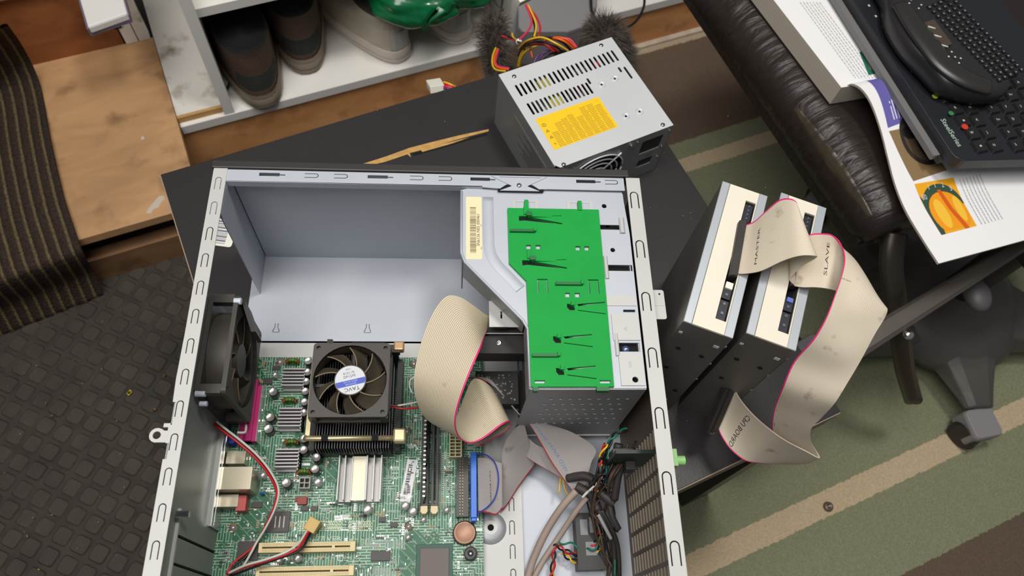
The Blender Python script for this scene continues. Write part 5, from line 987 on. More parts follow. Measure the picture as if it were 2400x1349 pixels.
# ================================================================ loose wires inside the case
def wires(name, label, defs, cat='wire', r=1.0):
    p0 = U(*defs[0][1][-1]); t = T(name, label, cat, (p0.x, p0.y, p0.z - 1))
    for m_, pts in defs: t.part('wire', MB().m(m_).tube(smoothpts([U(*p) for p in pts], 7), r, 8), world=True)
    return t
fw_ = [(505, 992, 62), (530, 1012, 64), (560, 1035, 62), (600, 1070, 56), (632, 1110, 48), (650, 1150, 40), (643, 1190, 34), (622, 1235, 28), (598, 1275, 24)]
t = wires('fan_lead', 'twisted red, black and white lead from the rear fan across the board', [(red, [(a - 2, b + 2, c) for a, b, c in fw_] + [(570, 1300, 24), (545, 1320, 26), (532, 1345, 28)]), (bwire, [(a + 1, b - 1, c - 2) for a, b, c in fw_] + [(575, 1305, 24), (550, 1325, 26), (538, 1350, 26)]), (wwire, [(a + 3, b - 4, c + 1) for a, b, c in fw_] + [(590, 1292, 26), (570, 1325, 25), (548, 1342, 26)]),
    (red, [(532, 1345, 28), (575, 1328, 34), (620, 1315, 38), (670, 1298, 40), (700, 1282, 38), (718, 1255, 32), (726, 1240, 28)]), (wwire, [(536, 1342, 30), (575, 1324, 36), (620, 1311, 40), (670, 1293, 42), (700, 1272, 38), (716, 1248, 32), (722, 1238, 28)]), (bwire, [(538, 1350, 26), (580, 1334, 32), (640, 1312, 36), (700, 1290, 37), (722, 1260, 32), (730, 1242, 28)])], r=1.1)
p = U(731, 1233, 28); mb = MB(); mb.M = Matrix.Translation(p) @ Euler((0, 0, radians(-28))).to_matrix().to_4x4(); mb.m(mat('cream_plug', (200, 168, 98), .5)).box(-5.5, 5.5, -5, 7, -6, 4); t.part('fan_plug', mb, world=True, bevel=.8, label='tan three pin fan plug')
wires('cooler_lead', 'thin white and red lead from the processor cooler to the ribbon cable', [(wwire, [(932, 950, 60), (950, 947, 60), (975, 942, 58), (985, 938, 55)]), (red, [(915, 952, 58), (945, 957, 58), (980, 955, 55)]), (mat('brown_wire'), [(912, 948, 60), (935, 952, 60)]), (wwire, [(975, 880, 40), (962, 890, 40), (960, 905, 40), (966, 920, 40)])], r=.9)
wires('white_jumper_wire', 'short white bent wire beside the magenta port', [(wwire, [(556, 1013, 45), (572, 1013, 44), (576, 1008, 42), (577, 995, 38)])], r=1.2)
def twist(cols, pts, R_=1.5, r=.9, per=9):
    P = smoothpts([U(*p) for p in pts], 14); out = []
    for k, m_ in enumerate(cols):
        q = []
        for i, p in enumerate(P):
            d = (P[min(i + 1, len(P) - 1)] - P[max(i - 1, 0)]).normalized(); a = d.orthogonal().normalized(); b = d.cross(a); an = i / per * pi + 2 * pi * k / len(cols); 
            a = Vector((0, 0, 1)) - d * d.z; a = a.normalized() if a.length > .1 else d.orthogonal().normalized(); b = d.cross(a); q.append(p + (a * cos(an) + b * sin(an)) * R_)
        out.append((m_, q))
    return out
t = T('panel_leads', 'twisted red, black, yellow and green front panel leads in the lower right of the case', 'wire', U(1400, 1250, 8))
for cols, pts in (((red, bwire, yellow), [(1420, 1040, 90), (1408, 1075, 84), (1405, 1110, 76), (1398, 1150, 66)]), ((gwire, bwire), [(1470, 1005, 95), (1440, 1020, 92), (1425, 1050, 86), (1420, 1090, 78), (1422, 1130, 70)]),
    ((red, bwire), [(1398, 1205, 40), (1404, 1235, 30), (1400, 1265, 24), (1380, 1285, 20), (1355, 1298, 18), (1325, 1290, 18), (1302, 1278, 18), (1297, 1310, 16), (1292, 1352, 14)]),
    ((yellow, bwire), [(1403, 1205, 38), (1412, 1240, 30), (1405, 1275, 24), (1390, 1305, 18), (1365, 1316, 16), (1340, 1312, 16), (1318, 1295, 16)]), ((gwire,), [(1310, 1270, 18), (1340, 1275, 20), (1370, 1288, 22), (1395, 1282, 26), (1415, 1255, 30)]),
    ((yellow, red), [(1298, 1310, 14), (1294, 1352, 12)])):
    for m_, q in twist(cols, pts): t.part('wire', MB().m(m_).tube(q, .95, 6), world=True)
t = T('sleeved_leads', 'pair of pinkish grey sleeved leads running down from the wire bundle', 'wire', U(1280, 1300, 6)); sg = mat('grey_sleeve', (150, 134, 124), .6, n=(30, 1), rgb2=(172, 154, 142))
for pts, rf in (([(1350, 1150, 50), (1315, 1190, 40), (1280, 1245, 26), (1250, 1310, 14), (1235, 1360, 9)], 3.4), ([(1375, 1165, 48), (1345, 1205, 36), (1312, 1255, 20), (1275, 1310, 12), (1248, 1360, 8)], 2.6), ([(1345, 1150, 50), (1305, 1200, 34), (1270, 1262, 18), (1240, 1330, 9)], 1.6)): t.part('sleeve', MB().m(sg).tube(smoothpts([U(*p) for p in pts], 6), rf, 10), world=True)
t = T('cable_bundle', 'dark tangle of taped cables in the right corner of the case', 'cables', U(1400, 1180, 6)); dk = mat('dark_tape', (58, 52, 50), .6, n=(30, 1), rgb2=(40, 37, 36))
for pts, rr, m_ in (([(1350, 1140, 44), (1385, 1160, 46), (1400, 1195, 44)], 7, dk), ([(1330, 1120, 34), (1370, 1115, 44), (1400, 1130, 48)], 6, dk), ([(1395, 1130, 60), (1415, 1160, 60), (1440, 1180, 60)], 6, dk), ([(1400, 1190, 46), (1420, 1230, 40), (1438, 1275, 30), (1440, 1350, 18)], 3.5, dk), ([(1410, 1195, 46), (1432, 1235, 40), (1448, 1280, 30), (1452, 1350, 18)], 3, dk), ([(1405, 1195, 36), (1425, 1240, 26), (1434, 1290, 20), (1425, 1350, 14)], 3, mat('brown_cable', (74, 58, 46), .6)), ([(1402, 1205, 50), (1418, 1235, 46), (1432, 1262, 40)], 2.4, mat('silver_sleeve', (150, 152, 156), .4)), ([(1310, 1155, 24), (1316, 1110, 24), (1326, 1150, 20), (1345, 1170, 18)], .8, yellow), ([(1400, 1140, 66), (1380, 1150, 64), (1365, 1165, 60)], 1.2, wwire), ([(1422, 1095, 80), (1405, 1125, 74), (1380, 1150, 66)], 1, wwire), ([(1430, 1150, 60), (1432, 1200, 56), (1450, 1240, 50)], 4, dk), ([(1450, 1040, 90), (1440, 1090, 80), (1430, 1140, 70)], 6, dk), ([(1470, 1060, 90), (1450, 1110, 80), (1440, 1170, 66)], 5, dk)):
    t.part('cable', MB().m(m_).tube(smoothpts([U(*p) for p in pts], 6), rr * (.7 if rr > 2 else 1), 8), world=True)
for k in range(14):
    u0, v0 = R.uniform(1400, 1500), R.uniform(1030, 1090); u1, v1 = R.uniform(1375, 1440), R.uniform(1130, 1200); u2, v2 = R.uniform(1405, 1460), R.uniform(1240, 1355)
    t.part('cable', MB().m(R.choice((bwire, bwire, dk, mat('brown_cable'), gwire))).tube(smoothpts([U(u0, v0, R.uniform(60, 100)), U((u0 + u1) / 2 + R.uniform(-25, 25), (v0 + v1) / 2, R.uniform(50, 90)), U(u1, v1, R.uniform(36, 56)), U((u1 + u2) / 2 + R.uniform(-20, 20), (v1 + v2) / 2, R.uniform(24, 40)), U(u2, v2, R.uniform(8, 24))], 6), R.uniform(.8, 1.6), 6), world=True)

# ================================================================ office chair
SA = radians(21); leather = mat('worn_leather', (44, 37, 34), .38)
N, L, b = nodes(leather); tc = N.new('ShaderNodeTexCoord'); mp = N.new('ShaderNodeMapping'); mp.inputs['Scale'].default_value = (9, 48, 14); L.new(tc.outputs['Object'], mp.inputs[0]); nz = N.new('ShaderNodeTexNoise'); nz.inputs['Scale'].default_value = 1.6; nz.inputs['Detail'].default_value = 5; nz.inputs['Distortion'].default_value = .8; L.new(mp.outputs[0], nz.inputs['Vector']); bp_ = N.new('ShaderNodeBump'); bp_.inputs['Strength'].default_value = .8; bp_.inputs['Distance'].default_value = .005; L.new(nz.outputs['Fac'], bp_.inputs['Height']); L.new(bp_.outputs[0], b.inputs['Normal'])
sc_ = U(2050, 560, -12); t = T('office_chair', 'black leather office chair whose padded seat edge carries the open book', 'chair', (sc_.x + 180, sc_.y + 190, -451), SA)
# seat pad in chair axes: built from a rounded slab
c0 = t.I @ U(2054, 540, -20); c0 = Vector((c0.x, c0.y, 0)); zt_ = 446
def pad(x, y):                # rounded-slab distance for edge softness
    return 0
mb = MB().m(leather); nx, ny = 40, 90; LX, LYY = 470, 480; rings = []
x_of = lambda f: c0.x + f
prof = [(0 + 44 - 44 * sin(a2_), -44 + 44 * cos(a2_)) for a2_ in [pi / 2 + .9 - k * (pi / 2 + .9) / 12 for k in range(13)]]   # left roll: (dx, dz)
rows = []
for j in range(ny + 1):
    y = LYY * j / ny; yy = y; er = 40; ez = 0 if yy > er else er - sqrt(max(0, er * er - (er - yy) ** 2)); wr = 1.6 * sin(j * .9) * (1 if j < 60 else .5) + .9 * sin(j * 2.3 + 1); ins = max(0, (30 - yy)) ** 2 / 60
    row = []
    for k, (dx, dz) in enumerate(prof): row.append((c0.x + dx + ins + wr * .3 * sin(k * .5) , c0.y + yy, zt_ + dz * (1 - ez / 90) - ez * .55 + wr * .35 * sin(pi * k / 12)))
    for k in range(1, 10): row.append((c0.x + 44 + (LX - 44) * k / 9, c0.y + yy, zt_ - ez * .55 + 2 * sin(k)))
    row.append((c0.x + LX, c0.y + yy, zt_ - 80)); rows.append(row)
rows = [[(x, c0.y + 4, zt_ - 78) for x, y, z in rows[0]]] + rows
mb.loft(rows, cap=False, closed=False)
mb.add([(x, y, z) for x, y, z in rows[-1]] + [(x, y, zt_ - 80) for x, y, z in rows[-1]], [(k, k + 1, k + 1 + len(row), k + len(row)) for k in range(len(row) - 1)])
mb.box(c0.x + 6, c0.x + LX - 4, c0.y + 8, c0.y + LYY - 2, zt_ - 82, zt_ - 60)
t.part('seat_cushion', mb)
mb = MB().m(mat('seam_highlight_tan', (72, 62, 47), .34, n=(60, 1), rgb2=(50, 43, 36))); sb = []
for j in range(8, 130):            # gathered seam band along the cushion roll, tan paints its yellowish highlight
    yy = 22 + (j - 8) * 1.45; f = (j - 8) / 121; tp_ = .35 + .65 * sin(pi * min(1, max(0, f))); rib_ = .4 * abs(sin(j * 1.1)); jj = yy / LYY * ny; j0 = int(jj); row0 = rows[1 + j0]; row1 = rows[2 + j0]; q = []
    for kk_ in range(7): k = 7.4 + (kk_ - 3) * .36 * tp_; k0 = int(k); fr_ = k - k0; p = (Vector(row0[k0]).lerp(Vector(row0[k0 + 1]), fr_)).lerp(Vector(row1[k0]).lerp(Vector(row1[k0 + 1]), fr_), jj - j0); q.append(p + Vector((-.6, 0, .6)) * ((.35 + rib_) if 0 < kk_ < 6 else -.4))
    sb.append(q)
mb.loft(sb, cap=False, closed=False); t.part('seam_highlight', mb, label='gathered seam along the seat edge with its highlight painted tan')
mb = MB().m(black)
mb.box(c0.x + 60, c0.x + 400, c0.y + 90, c0.y + 400, zt_ - 100, zt_ - 82); t.part('seat_plate', mb)
om = mat('dull_black_metal', (62, 56, 48), .35, .4)
tp = smoothpts([U(2098, 545, -60), U(2088, 610, -80), U(2096, 690, -110), U(2106, 770, -150), U(2118, 860, -220), U(2138, 935, -300)], 6)
t.part('arm_tube', MB().m(om).tube(tp, 14, 12, rf=lambda f: (16 - 4 * f, 11 - 3 * f)), world=True)
t.part('arm_tube', MB().m(om).tube([p + Vector((16, 4, -14)) for p in tp], 9, 10), world=True)
bm = mat('grey_metal_bar', (98, 92, 86), .4, .4, n=(12, 1), rgb2=(84, 78, 74))
bp0 = U(2440, 545, -70); bp1 = U(1890, 885, -120); mb = MB(); d = (bp1 - bp0).normalized(); s_ = d.cross(Vector((0, 0, 1))).normalized(); up_ = s_.cross(d)
mb.m(bm).loft([[p + s_ * x * k_ + up_ * z for x, z in ((-14, -4), (-14, 3), (-9, 6), (9, 6), (14, 3), (14, -4))] for p, k_ in ((bp0, .6), (bp1, 1.15))], smooth=False)
t.part('seat_lever', mb, world=True, label='long grey metal bar under the seat')
p = U(2129, 783, -88); t.part('bolt', MB().m(chrome).sphere(p, (7, 7, 5), 14, 8), world=True)
# star base
gb_ = mat('base_nylon', (74, 70, 68), .5, n=(20, 1), rgb2=(84, 80, 76)); hb_ = t.I @ U(2245, 680, -350); hx, hy = hb_.x, hb_.y
t.part('gas_lift', MB().m(black).cyl((hx, hy, 90), (hx, hy, 380), 26, n=24))
t.part('base_hub', MB().m(gb_).lathe([(0, 112), (50, 110), (95, 98), (128, 76), (134, 60), (134, 45), (0, 45)], 40, (hx, hy, 0)))
cw_ = t.I @ U(2278, 925, -400); ang0 = atan2(cw_.y - hy, cw_.x - hx); 
for k in range(5):
    an = ang0 + k * 2 * pi / 5; mb = MB().m(gb_); mb.M = Matrix.Translation((hx, hy, 0)) @ Matrix.Rotation(an, 4, 'Z'); rl = 205 if k == 0 else 260
    rg = []
    for f in (0, .15, .35, .6, .85, 1): w_ = 66 * (1 - f) ** 1.1 + 26; h0 = 100 - 32 * f; h1 = 40 + 16 * f; x = 30 + f * (rl - 40); rg.append([(x, -w_, h1), (x, -w_ * .8, h0 - 6), (x, -w_ * .45, h0), (x, w_ * .45, h0), (x, w_ * .8, h0 - 6), (x, w_, h1)])
    mb.loft(rg, smooth=False); lg = t.part('base_leg', mb, bevel=3)
    mb = MB(); mb.M = Matrix.Translation((hx, hy, 0)) @ Matrix.Rotation(an, 4, 'Z') @ Matrix.Translation((rl + 8, 0, 0)) @ Matrix.Rotation(.15, 4, 'Z'); mb.m(mat('castor_grey', (140, 136, 138), .5)).loft([[(x, y, z) for x, y in rrect(-20, 30, -26, 26, 8, 3)] for z in (20, 52)] + [[(x * .94, y * .92, 57) for x, y in rrect(-20, 30, -26, 26, 8, 3)]], smooth=False); t.part('castor_hood', mb, bevel=1, label='pale grey castor hood')
    mb = MB(); mb.M = Matrix.Translation((hx, hy, 0)) @ Matrix.Rotation(an, 4, 'Z') @ Matrix.Translation((rl + 14, 0, 0)) @ Matrix.Rotation(.5, 4, 'Z'); mb.m(black).cyl((0, -28, 24), (0, -12, 24), 24, n=24).cyl((0, 12, 24), (0, 32, 24), 24, n=24).cyl((0, -12, 24), (0, 12, 24), 8, n=12); t.part('castor_wheel', mb)
mb = MB().m(mat('grey_knob', (84, 82, 84), .5)).sphere(U(2290, 690, -140), (18, 26, 14), 16, 10); t.part('height_knob', mb, world=True)
t.part('mechanism', MB().m(mat('mechanism_black', (30, 28, 28), .6)).box(hx - 70, hx + 130, hy - 60, hy + 130, 300, 350), bevel=6)

# ================================================================ open book on the chair
paper = mat('page_white', (248, 247, 248), .55); edge_m = mat('page_edges', (206, 196, 178), .8); N, L, b = nodes(edge_m)
tc = N.new('ShaderNodeTexCoord'); sx = N.new('ShaderNodeSeparateXYZ'); L.new(tc.outputs['Object'], sx.inputs[0]); mu = N.new('ShaderNodeMath'); mu.operation = 'MULTIPLY'; mu.inputs[1].default_value = 1500; L.new(sx.outputs['Z'], mu.inputs[0]); si = N.new('ShaderNodeMath'); si.operation = 'SINE'; L.new(mu.outputs[0], si.inputs[0]); rr_ = N.new('ShaderNodeValToRGB'); rr_.color_ramp.elements[0].color = (*lin((200, 190, 174)), 1); rr_.color_ramp.elements[1].color = (*lin((214, 204, 188)), 1); L.new(si.outputs[0], rr_.inputs[0]); L.new(rr_.outputs[0], b.inputs['Base Color'])
t = T('open_book', 'thick open cookery book with colour photographs lying on the black chair seat', 'book', U(2150, 400, -4))
# upper block of pages
ub = [U(1972, 205, 30), U(1818, 0, 30) + Vector((-40, 90, 0)), U(2318, 0, 30) + Vector((-20, 90, 0)), U(2342, 60, 30), U(2398, 134, 30)]
mb = MB().m(paper).plate([(p.x, p.y) for p in ub][::-1], 29.4, 30); pg = t.part('page_block_top', mb, world=True)
mb = MB().m(edge_m).plate([(p.x, p.y) for p in ub][::-1], -2, 29.4); t.part('page_block', mb, world=True, label='thick block of pages with tan edges')
# lower leaf stack, curling up to the spine
Lc_ = smoothpts([U(1984, 200, 30), U(1998, 196, 37), U(2020, 208, 39), U(2042, 240, 36), U(2064, 300, 26), U(2082, 370, 18), U(2098, 430, 13), U(2122, 490, 9), U(2160, 555, 6), U(2200, 617, 4)], 5)
vec = Vector((292, 82, 0)); nA = len(Lc_)
def PG(a, b, off=0):            # a: spine->foot 0..1, b: left->right 0..1
    i = a * (nA - 1.001); i0 = int(i); p = Lc_[i0].lerp(Lc_[i0 + 1], i - i0); q = p + vec * b; q.z -= (p.z - 8) * .35 * b; q.z += off; return q
mb = MB().m(paper); nb2 = 12
top_ = [PG(i / (nA - 1), j / nb2) for i in range(nA) for j in range(nb2 + 1)]; fs = [(i * (nb2 + 1) + j, (i + 1) * (nb2 + 1) + j, (i + 1) * (nb2 + 1) + j + 1, i * (nb2 + 1) + j + 1) for i in range(nA - 1) for j in range(nb2)]
mb.add(top_, fs, smooth=True); mb.m(edge_m); bot = [p - Vector((0, 0, 3.2)) for p in top_]; mb.add(bot, [f[::-1] for f in fs], smooth=True)
K_ = nb2 + 1; n0 = len(top_); al = top_ + bot
mb.add(al, [(i * K_ + n0, (i + 1) * K_ + n0, (i + 1) * K_, i * K_) for i in range(nA - 1)] + [((nA - 1) * K_ + j, (nA - 1) * K_ + n0 + j, (nA - 1) * K_ + n0 + j + 1, (nA - 1) * K_ + j + 1) for j in range(nb2)])
t.part('page', mb, world=True)
mb = MB().m(mat('cover_blue', (50, 60, 150), .5)); cvp = [U(1990, 215, -3), U(1820, 0, -3) + Vector((-40, 90, 0)), U(2345, 0, -3) + Vector((-20, 90, 0)), U(2372, 60, -3), U(2425, 140, -3)]; mb.plate([(p.x, p.y) for p in cvp][::-1], -5, -2.1); t.part('cover', mb, world=True, label='blue cover board')
solo('grey_card', MB().m(mat('pale_grey_card', (186, 178, 170), .7)).plate([(p.x, p.y) for p in [U(2300, 150, -3), U(2280, -60, -3), U(2560, -60, -3), U(2560, 170, -3)]], -4.6, -4.2 + .1), 'pale grey card under the top right corner of the open book', 'card', U(2400, 50, -4.6))
# pixel -> page parameter by search (done once per mark)
def PP(u, v):
    best = None
    for i in range(81):
        for j in range(61):
            a, b_ = i / 80, j / 60; p = PG(a, b_); q = CR.transposed() @ (p - CAMP); x = 1200 + FPX * q.x / -q.z; y = 674.5 - FPX * q.y / -q.z; d2_ = (x - u) ** 2 + (y - v) ** 2
            if best is None or d2_ < best[0]: best = (d2_, a, b_)
    return best[1], best[2]
def patch(mb, corners, off=.35, n=12):    # picture printed on the page: quad given by page parameters
    c = corners; vs = []
    for i in range(n + 1):
        for j in range(n + 1): f, g = i / n, j / n; a = (c[0][0] * (1 - g) + c[1][0] * g) * (1 - f) + (c[3][0] * (1 - g) + c[2][0] * g) * f; b_ = (c[0][1] * (1 - g) + c[1][1] * g) * (1 - f) + (c[3][1] * (1 - g) + c[2][1] * g) * f; vs.append(PG(a, b_, off))
    mb.add(vs, [(i * (n + 1) + j, (i + 1) * (n + 1) + j, (i + 1) * (n + 1) + j + 1, i * (n + 1) + j + 1) for i in range(n) for j in range(n)], smooth=True)
def inq(c, f, g): a = (c[0][0] * (1 - g) + c[1][0] * g) * (1 - f) + (c[3][0] * (1 - g) + c[2][0] * g) * f; b_ = (c[0][1] * (1 - g) + c[1][1] * g) * (1 - f) + (c[3][1] * (1 - g) + c[2][1] * g) * f; return a, b_
def fan_(mb, c, pts, off):     # polygon in picture coordinates (f down, g right)
    cx = sum(p[0] for p in pts) / len(pts); cy2 = sum(p[1] for p in pts) / len(pts); vs = [PG(*inq(c, cx, cy2), off)] + [PG(*inq(c, f, g), off) for f, g in pts]
    mb.add(vs, [(0, k + 1, (k + 1) % len(pts) + 1) for k in range(len(pts))], smooth=False)
def ell(cf, cg, rf_, rg_, a0=0, a1=360, n=28, rot=0): return [(cf + rf_ * sin(radians(a0 + (a1 - a0) * k / n)) * cos(rot) - rg_ * cos(radians(a0 + (a1 - a0) * k / n)) * sin(rot), cg + rg_ * cos(radians(a0 + (a1 - a0) * k / n)) * cos(rot) + rf_ * sin(radians(a0 + (a1 - a0) * k / n)) * sin(rot)) for k in range(n if a1 - a0 == 360 else n + 1)]
c1 = [PP(2024, 194), PP(2115, 178), PP(2172, 268), PP(2078, 297)]; mb = MB().m(mat('picture_violet', (106, 100, 176), .5)); patch(mb, c1); mb.m(mat('picture_deep_blue', (44, 42, 92), .5)); fan_(mb, c1, ell(.45, .75, .42, .42), .55); mb.m(mat('picture_lilac', (134, 128, 200), .5)); fan_(mb, c1, [(.0, .3), (.08, .3), (.65, .75), (.6, .78)], .7)
vs, fs = text2d('ili'); mb.m(mat('picture_white', (225, 225, 240), .5)).add([PG(*inq(c1, .86 - v[1] * .30, .26 + v[0] * .32), .8) for v in vs], fs); pa = t.part('picture', mb, world=True, label='violet photograph printed on the page')
c2 = [PP(2086, 306), PP(2158, 290), PP(2222, 400), PP(2137, 423)]; mb = MB().m(mat('picture_taupe', (142, 118, 84), .5)); patch(mb, c2); mb.m(mat('picture_dark', (46, 40, 36), .5)); fan_(mb, c2, ell(.3, .75, .5, .52), .5); mb.m(mat('picture_brown', (86, 70, 56), .5)); fan_(mb, c2, ell(.28, .78, .43, .45), .65); mb.m(mat('picture_black', (28, 24, 24), .5)); fan_(mb, c2, ell(.4, .85, .25, .22), .8); fan_(mb, c2, ell(.1, .55, .12, .2), .8); t.part('picture', mb, world=True, label='brown photograph of a dark pan')
c3 = [PP(2145, 434), PP(2232, 419), PP(2291, 529), PP(2210, 548)]; yo = mat('picture_yellow', (246, 176, 30), .5); mb = MB().m(yo); patch(mb, c3); mb.m(mat('picture_dial_green', (54, 82, 66), .5)); fan_(mb, c3, [p for p in ell(.55, .5, .48, .5, 180, 360)], .5)
mb.m(mat('picture_dial_green')); fan_(mb, c3, [(.25, .0), (.55, 0), (1, 0), (1, .12), (.6, .2)], .5); mb.m(mat('picture_orange', (250, 160, 20), .5)); fan_(mb, c3, [p for p in ell(.68, .52, .44, .46) if p[0] < 1.01 and -.01 < p[1] < 1.01], .65); mb.m(mat('picture_red_orange', (222, 96, 20), .5)); fan_(mb, c3, [(.2, .47), (.2, .56), (.6, .66), (1, .80), (1, .68), (.6, .55)], .8); mb.m(mat('picture_pale_yellow', (252, 200, 60), .5)); fan_(mb, c3, ell(.65, .34, .28, .14), .75); fan_(mb, c3, ell(.62, .82, .25, .1), .75)
mb.m(mat('picture_white'))
for s_, f, g in (('1', .12, .30), ('1', .10, .47), ('2', .12, .66), ('5', .22, .83), ('30', .30, .10)):
    vs, fs = text2d(s_); mb.add([PG(*inq(c3, f - v[1] * .15, g + v[0] * .13), .9) for v in vs], fs)
t.part('picture', mb, world=True, label='orange photograph of a timer dial')
# printed lines
mb = MB().m(mat('print_grey', (176, 176, 182), .7))
def lines(fn, n, l0, l1, step):
    for k in range(n):
        x = l0
        while x < l1: wd = R.uniform(.012, .04); a, b2_, c_, d_ = fn(k, x), fn(k, min(l1, x + wd)), fn(k + .28, min(l1, x + wd)), fn(k + .28, x); mb.add([a, b2_, c_, d_], [(0, 1, 2, 3)]); x += wd + .01
pA, pB = PP(2245, 423), PP(2300, 535); rgt = PP(2290, 412)
lines(lambda k, f: PG(pA[0] + (pB[0] - pA[0]) * f + k * 0, pA[1] + .005 + (pB[1] - pA[1]) * f + k * .0165 * (1.0), .35), 7, 0, .94, 0)
ubM = lambda u, v: U(u, v, 30.2)
def ul(k, f): p = U(1874, 5, 30.2).lerp(U(2005, 184, 30.2), f); d_ = (U(1974, 5, 30.2) - U(1874, 5, 30.2)).normalized(); return p + d_ * (k * 4.6)
lines(ul, 7, 0, 1, 0)
def ur(k, f): a, b_ = PP(2340, 150), PP(2400, 250); return PG(a[0] + (b_[0] - a[0]) * f, min(1, a[1] + (b_[1] - a[1]) * f + k * .018), .35)
_a, _b = PP(2345, 155), PP(2398, 250)
lines(lambda k, f: PG(_a[0] + (_b[0] - _a[0]) * f, min(1, _a[1] + (_b[1] - _a[1]) * f + k * .018), .35), 6, 0, 1, 0)
t.part('printed_text', mb, world=True, kind='stuff')
gq = [U(2014, 122, 30.3), U(2050, 116, 30.3), U(2070, 168, 30.3), U(2036, 176, 30.3)]; mb = MB().m(mat('picture_teal', (34, 112, 90), .5)).plate([(p.x, p.y) for p in gq][::-1], 30.05, 30.3); ctr = sum(gq, Vector()) / 4; mb.m(mat('picture_beige', (150, 140, 110), .5)).plate([(ctr.x + (p.x - ctr.x) * .55, ctr.y + (p.y - ctr.y) * .6) for p in gq][::-1], 30.1, 30.45); t.part('picture', mb, world=True, label='small green framed picture')

# ================================================================ keyboards on the book
kz = 62; k0 = U(2240, 362, kz); kd = (U(2006, 0, kz) - U(2240, 362, kz)); KA = atan2(kd.y, kd.x) - pi / 2
t = T('keyboard', 'large black gaming keyboard lying across the open book', 'keyboard', (k0.x, k0.y, 33), KA)
kb = mat('keyboard_black', (34, 36, 42), .42); kk = mat('key_black', (30, 30, 33), .45); KW, KL = 205, 460
body = t.part('body', MB().m(kb).plate([(x, y - .2 * x * (1 - y / KL)) for x, y in rrect(0, KW, -6, KL, 12)], 8, 25), bevel=1.5)
t.part('side_ledge', MB().m(mat('ledge_grey', (120, 118, 118), .5)).plate(rrect(-9, 20, 14, KL - 10, 2), 2, 10), label='grey ledge along the side of the keyboard')
[t.part('foot', MB().m(black).box(*b_)) for b_ in ((-2, 7, 8, 14, 0, 9), (KW - 20, KW - 10, -20, -14, -26, 9), (KW - 20, KW - 10, 300, 310, -4, 9))]
lt = mat('key_legend', (205, 212, 200), .6); ltr = [c for c in 'QWERTYUIOPASDFGHJKLZXCVBNM1234567890']; kn = 0
for r_ in range(6):
    for c_ in range(15):
        x = 38 + r_ * 19.2 + (8 if r_ > 1 else 0) + (2 * (c_ % 2)); y = 12 + c_ * 19.2 - .2 * x
        if x > KW - 12 or y > KL - 20 or (r_ == 5 and c_ > 6): continue
        mb = MB().m(kk).loft([[(px_, py_, 25) for px_, py_ in rrect(x - 8.6, x + 8.6, y - 8.6, y + 8.6, 1.5, 2)], [(px_, py_, 28.6) for px_, py_ in rrect(x - 7, x + 7, y - 7, y + 7, 2, 2)]], smooth=False); mb.m(lt)
        s_ = ltr[kn % 35]; kn += 1
        if r_ == 0 and c_ % 2 == 0: mb.m(lt).cbox(x, y, 28.6, 2.4, 2.4, .1)
        else: put_text(mb, s_ if (r_ + c_) % 4 else ('Num', 'Esc', 'Alt', 'F5')[kn % 4], lambda a, b_: (x - 2 + a * .9, y + 1 + b_, 28.7), 5 if (r_ + c_) % 4 else 4)
        t.part('key', mb)
mb = MB().m(mat('logo_grey', (168, 190, 176), .5)); put_text(mb, 'SteelSeries', lambda a, b_: (16 - b_ * -1, 32 - a, 25.1), 9.6, bold=.01); t.part('printing', mb, parent=body)
for m_, x, y, s_ in ((mat('red_dot', (210, 60, 40), .5), 34, 34, 5), (mat('green_dot', (60, 130, 80), .5), 28, 56, 4), (mat('lime_dot', (150, 170, 60), .5), 22, 84, 4.5), (mat('blue_dot', (30, 90, 180), .5), 24, 112, 5)): t.part('media_symbol', MB().m(m_).cyl((x, y, 28), (x, y, 29), s_ * .8, n=14))
for k in range(9): t.part('media_symbol', MB().m(lt).cbox(17, 128 + k * 19, 25, 2.6, 3.2, .15))
# small keyboard on top
z2 = 86; q0 = U(2345, 216, z2); t = T('mini_keyboard', 'small black keyboard with tiny keys and a thick rounded grip, lying on the large keyboard', 'keyboard', (q0.x, q0.y, 64), 0)
op = [U(2352, 220, z2), U(2366, 208, z2), U(2364, 192, z2), U(2318, 135, z2), U(2280, 85, z2), U(2262, 50, z2), U(2240, 22, z2), U(2205, 4, z2), U(2170, -10, z2), U(2140, -60, z2), U(2060, -60, z2), U(2078, -10, z2), U(2084, 30, z2), U(2100, 66, z2), U(2130, 110, z2), U(2168, 150, z2), U(2212, 195, z2), U(2260, 214, z2), U(2310, 224, z2)]
cen = sum(op, Vector()) / len(op); gm = mat('grip_black', (42, 41, 43), .38)
def ringz(sc, z): return [(cen.x + (p.x - cen.x) * sc, cen.y + (p.y - cen.y) * sc, z) for p in smoothpts(op + [op[0]], 4)[:-1]][::-1]
mb = MB().m(gm).loft([ringz(.96, 64), ringz(1.0, 72), ringz(1.0, 82), ringz(.97, 88), ringz(.90, 91), ringz(.8, 91.5)]); t.part('body', mb, world=True)
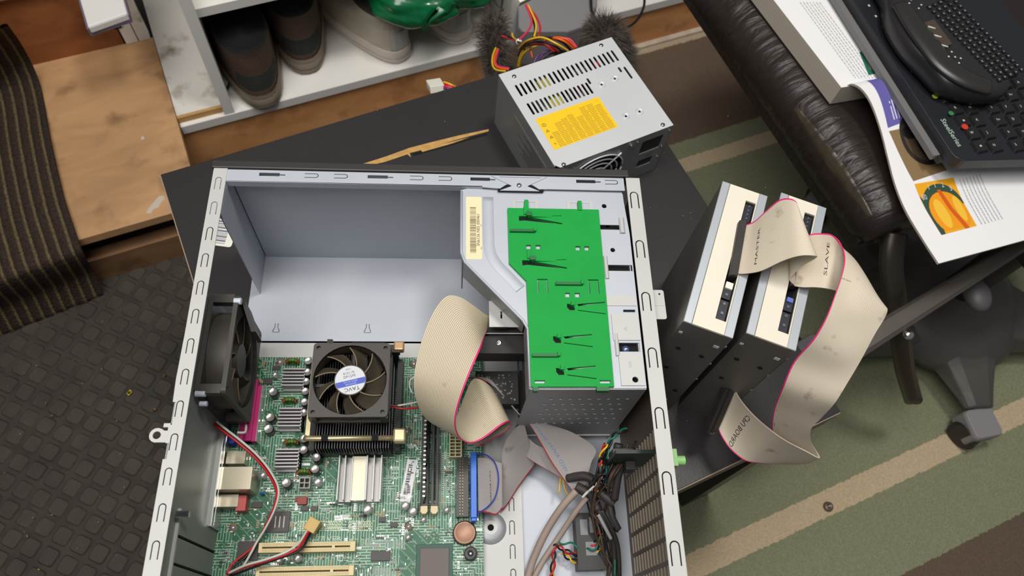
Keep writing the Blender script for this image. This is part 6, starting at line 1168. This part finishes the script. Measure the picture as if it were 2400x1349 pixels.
mb = MB().m(mat('grip_gloss', (46, 45, 44), .34)); rg = smoothpts([U(2110, 10, 94), U(2140, 55, 95), U(2178, 105, 95), U(2215, 150, 94), U(2265, 185, 93), U(2320, 205, 91)], 6); mb.tube(rg, 9, 12, rf=lambda f: (11 + 5 * sin(f * pi), 5)); t.part('grip_ridge', mb, world=True)
mb = MB().m(mat('touch_inset', (78, 66, 58), .25)).plate([(p.x, p.y) for p in [U(2158, 58, 93), U(2185, 50, 93), U(2228, 108, 93), U(2200, 118, 93)]][::-1], 91, 97); t.part('touch_strip', mb, world=True, bevel=1)
kd1 = U(2270, 100, 92) - U(2240, 60, 92); kd1.normalize(); kd2 = Vector((-kd1.y, kd1.x, 0)); ko = U(2182, 28, 92.2); cnt = 0
for i in range(17):
    for j in range(5):
        p = U(2185 + i * 11.2, 24 + i * 11.4, 92) .copy(); p = U(2178 + i * 10.2, 18 + i * 10.6, 92); s_ = U(2178 + i * 10.2 + j * 13, 18 + i * 10.6 - j * 5.8, 92)
        q = CR.transposed() @ (s_ - CAMP); x = 1200 + FPX * q.x / -q.z; y = 674.5 - FPX * q.y / -q.z
        if i > 13 and j < 0: continue
        mb = MB(); mb.M = Matrix.Translation((s_.x, s_.y, 91.4)) @ Matrix.Rotation(atan2(kd1.y, kd1.x), 4, 'Z'); mb.m(kk).cbox(0, 0, 0, 5.4, 5.4, 1.8).m(lt)
        put_text(mb, ltr[(i * 5 + j * 7) % 35], lambda a, b_: (a - .3, b_, 1.9), 3.2); t.part('key', mb, world=True)
mb = MB().m(lt)
for u, v in ((2225, 128), (2218, 139), (2233, 140), (2246, 143), (2242, 154), (2132, 4), (2128, 12), (2156, 16), (2150, 24)): p = U(u, v, 94); mb.cbox(p.x, p.y, 98.6 if v > 100 else 97, 2, 2, .3)
for a, b_ in (((2175, 62), (2192, 67)), ((2188, 82), (2206, 87)), ((2205, 105), (2222, 110))): mb.tube([U(*a, 97), U(*b_, 97)], 1, 6)
t.part('buttons', mb, world=True)
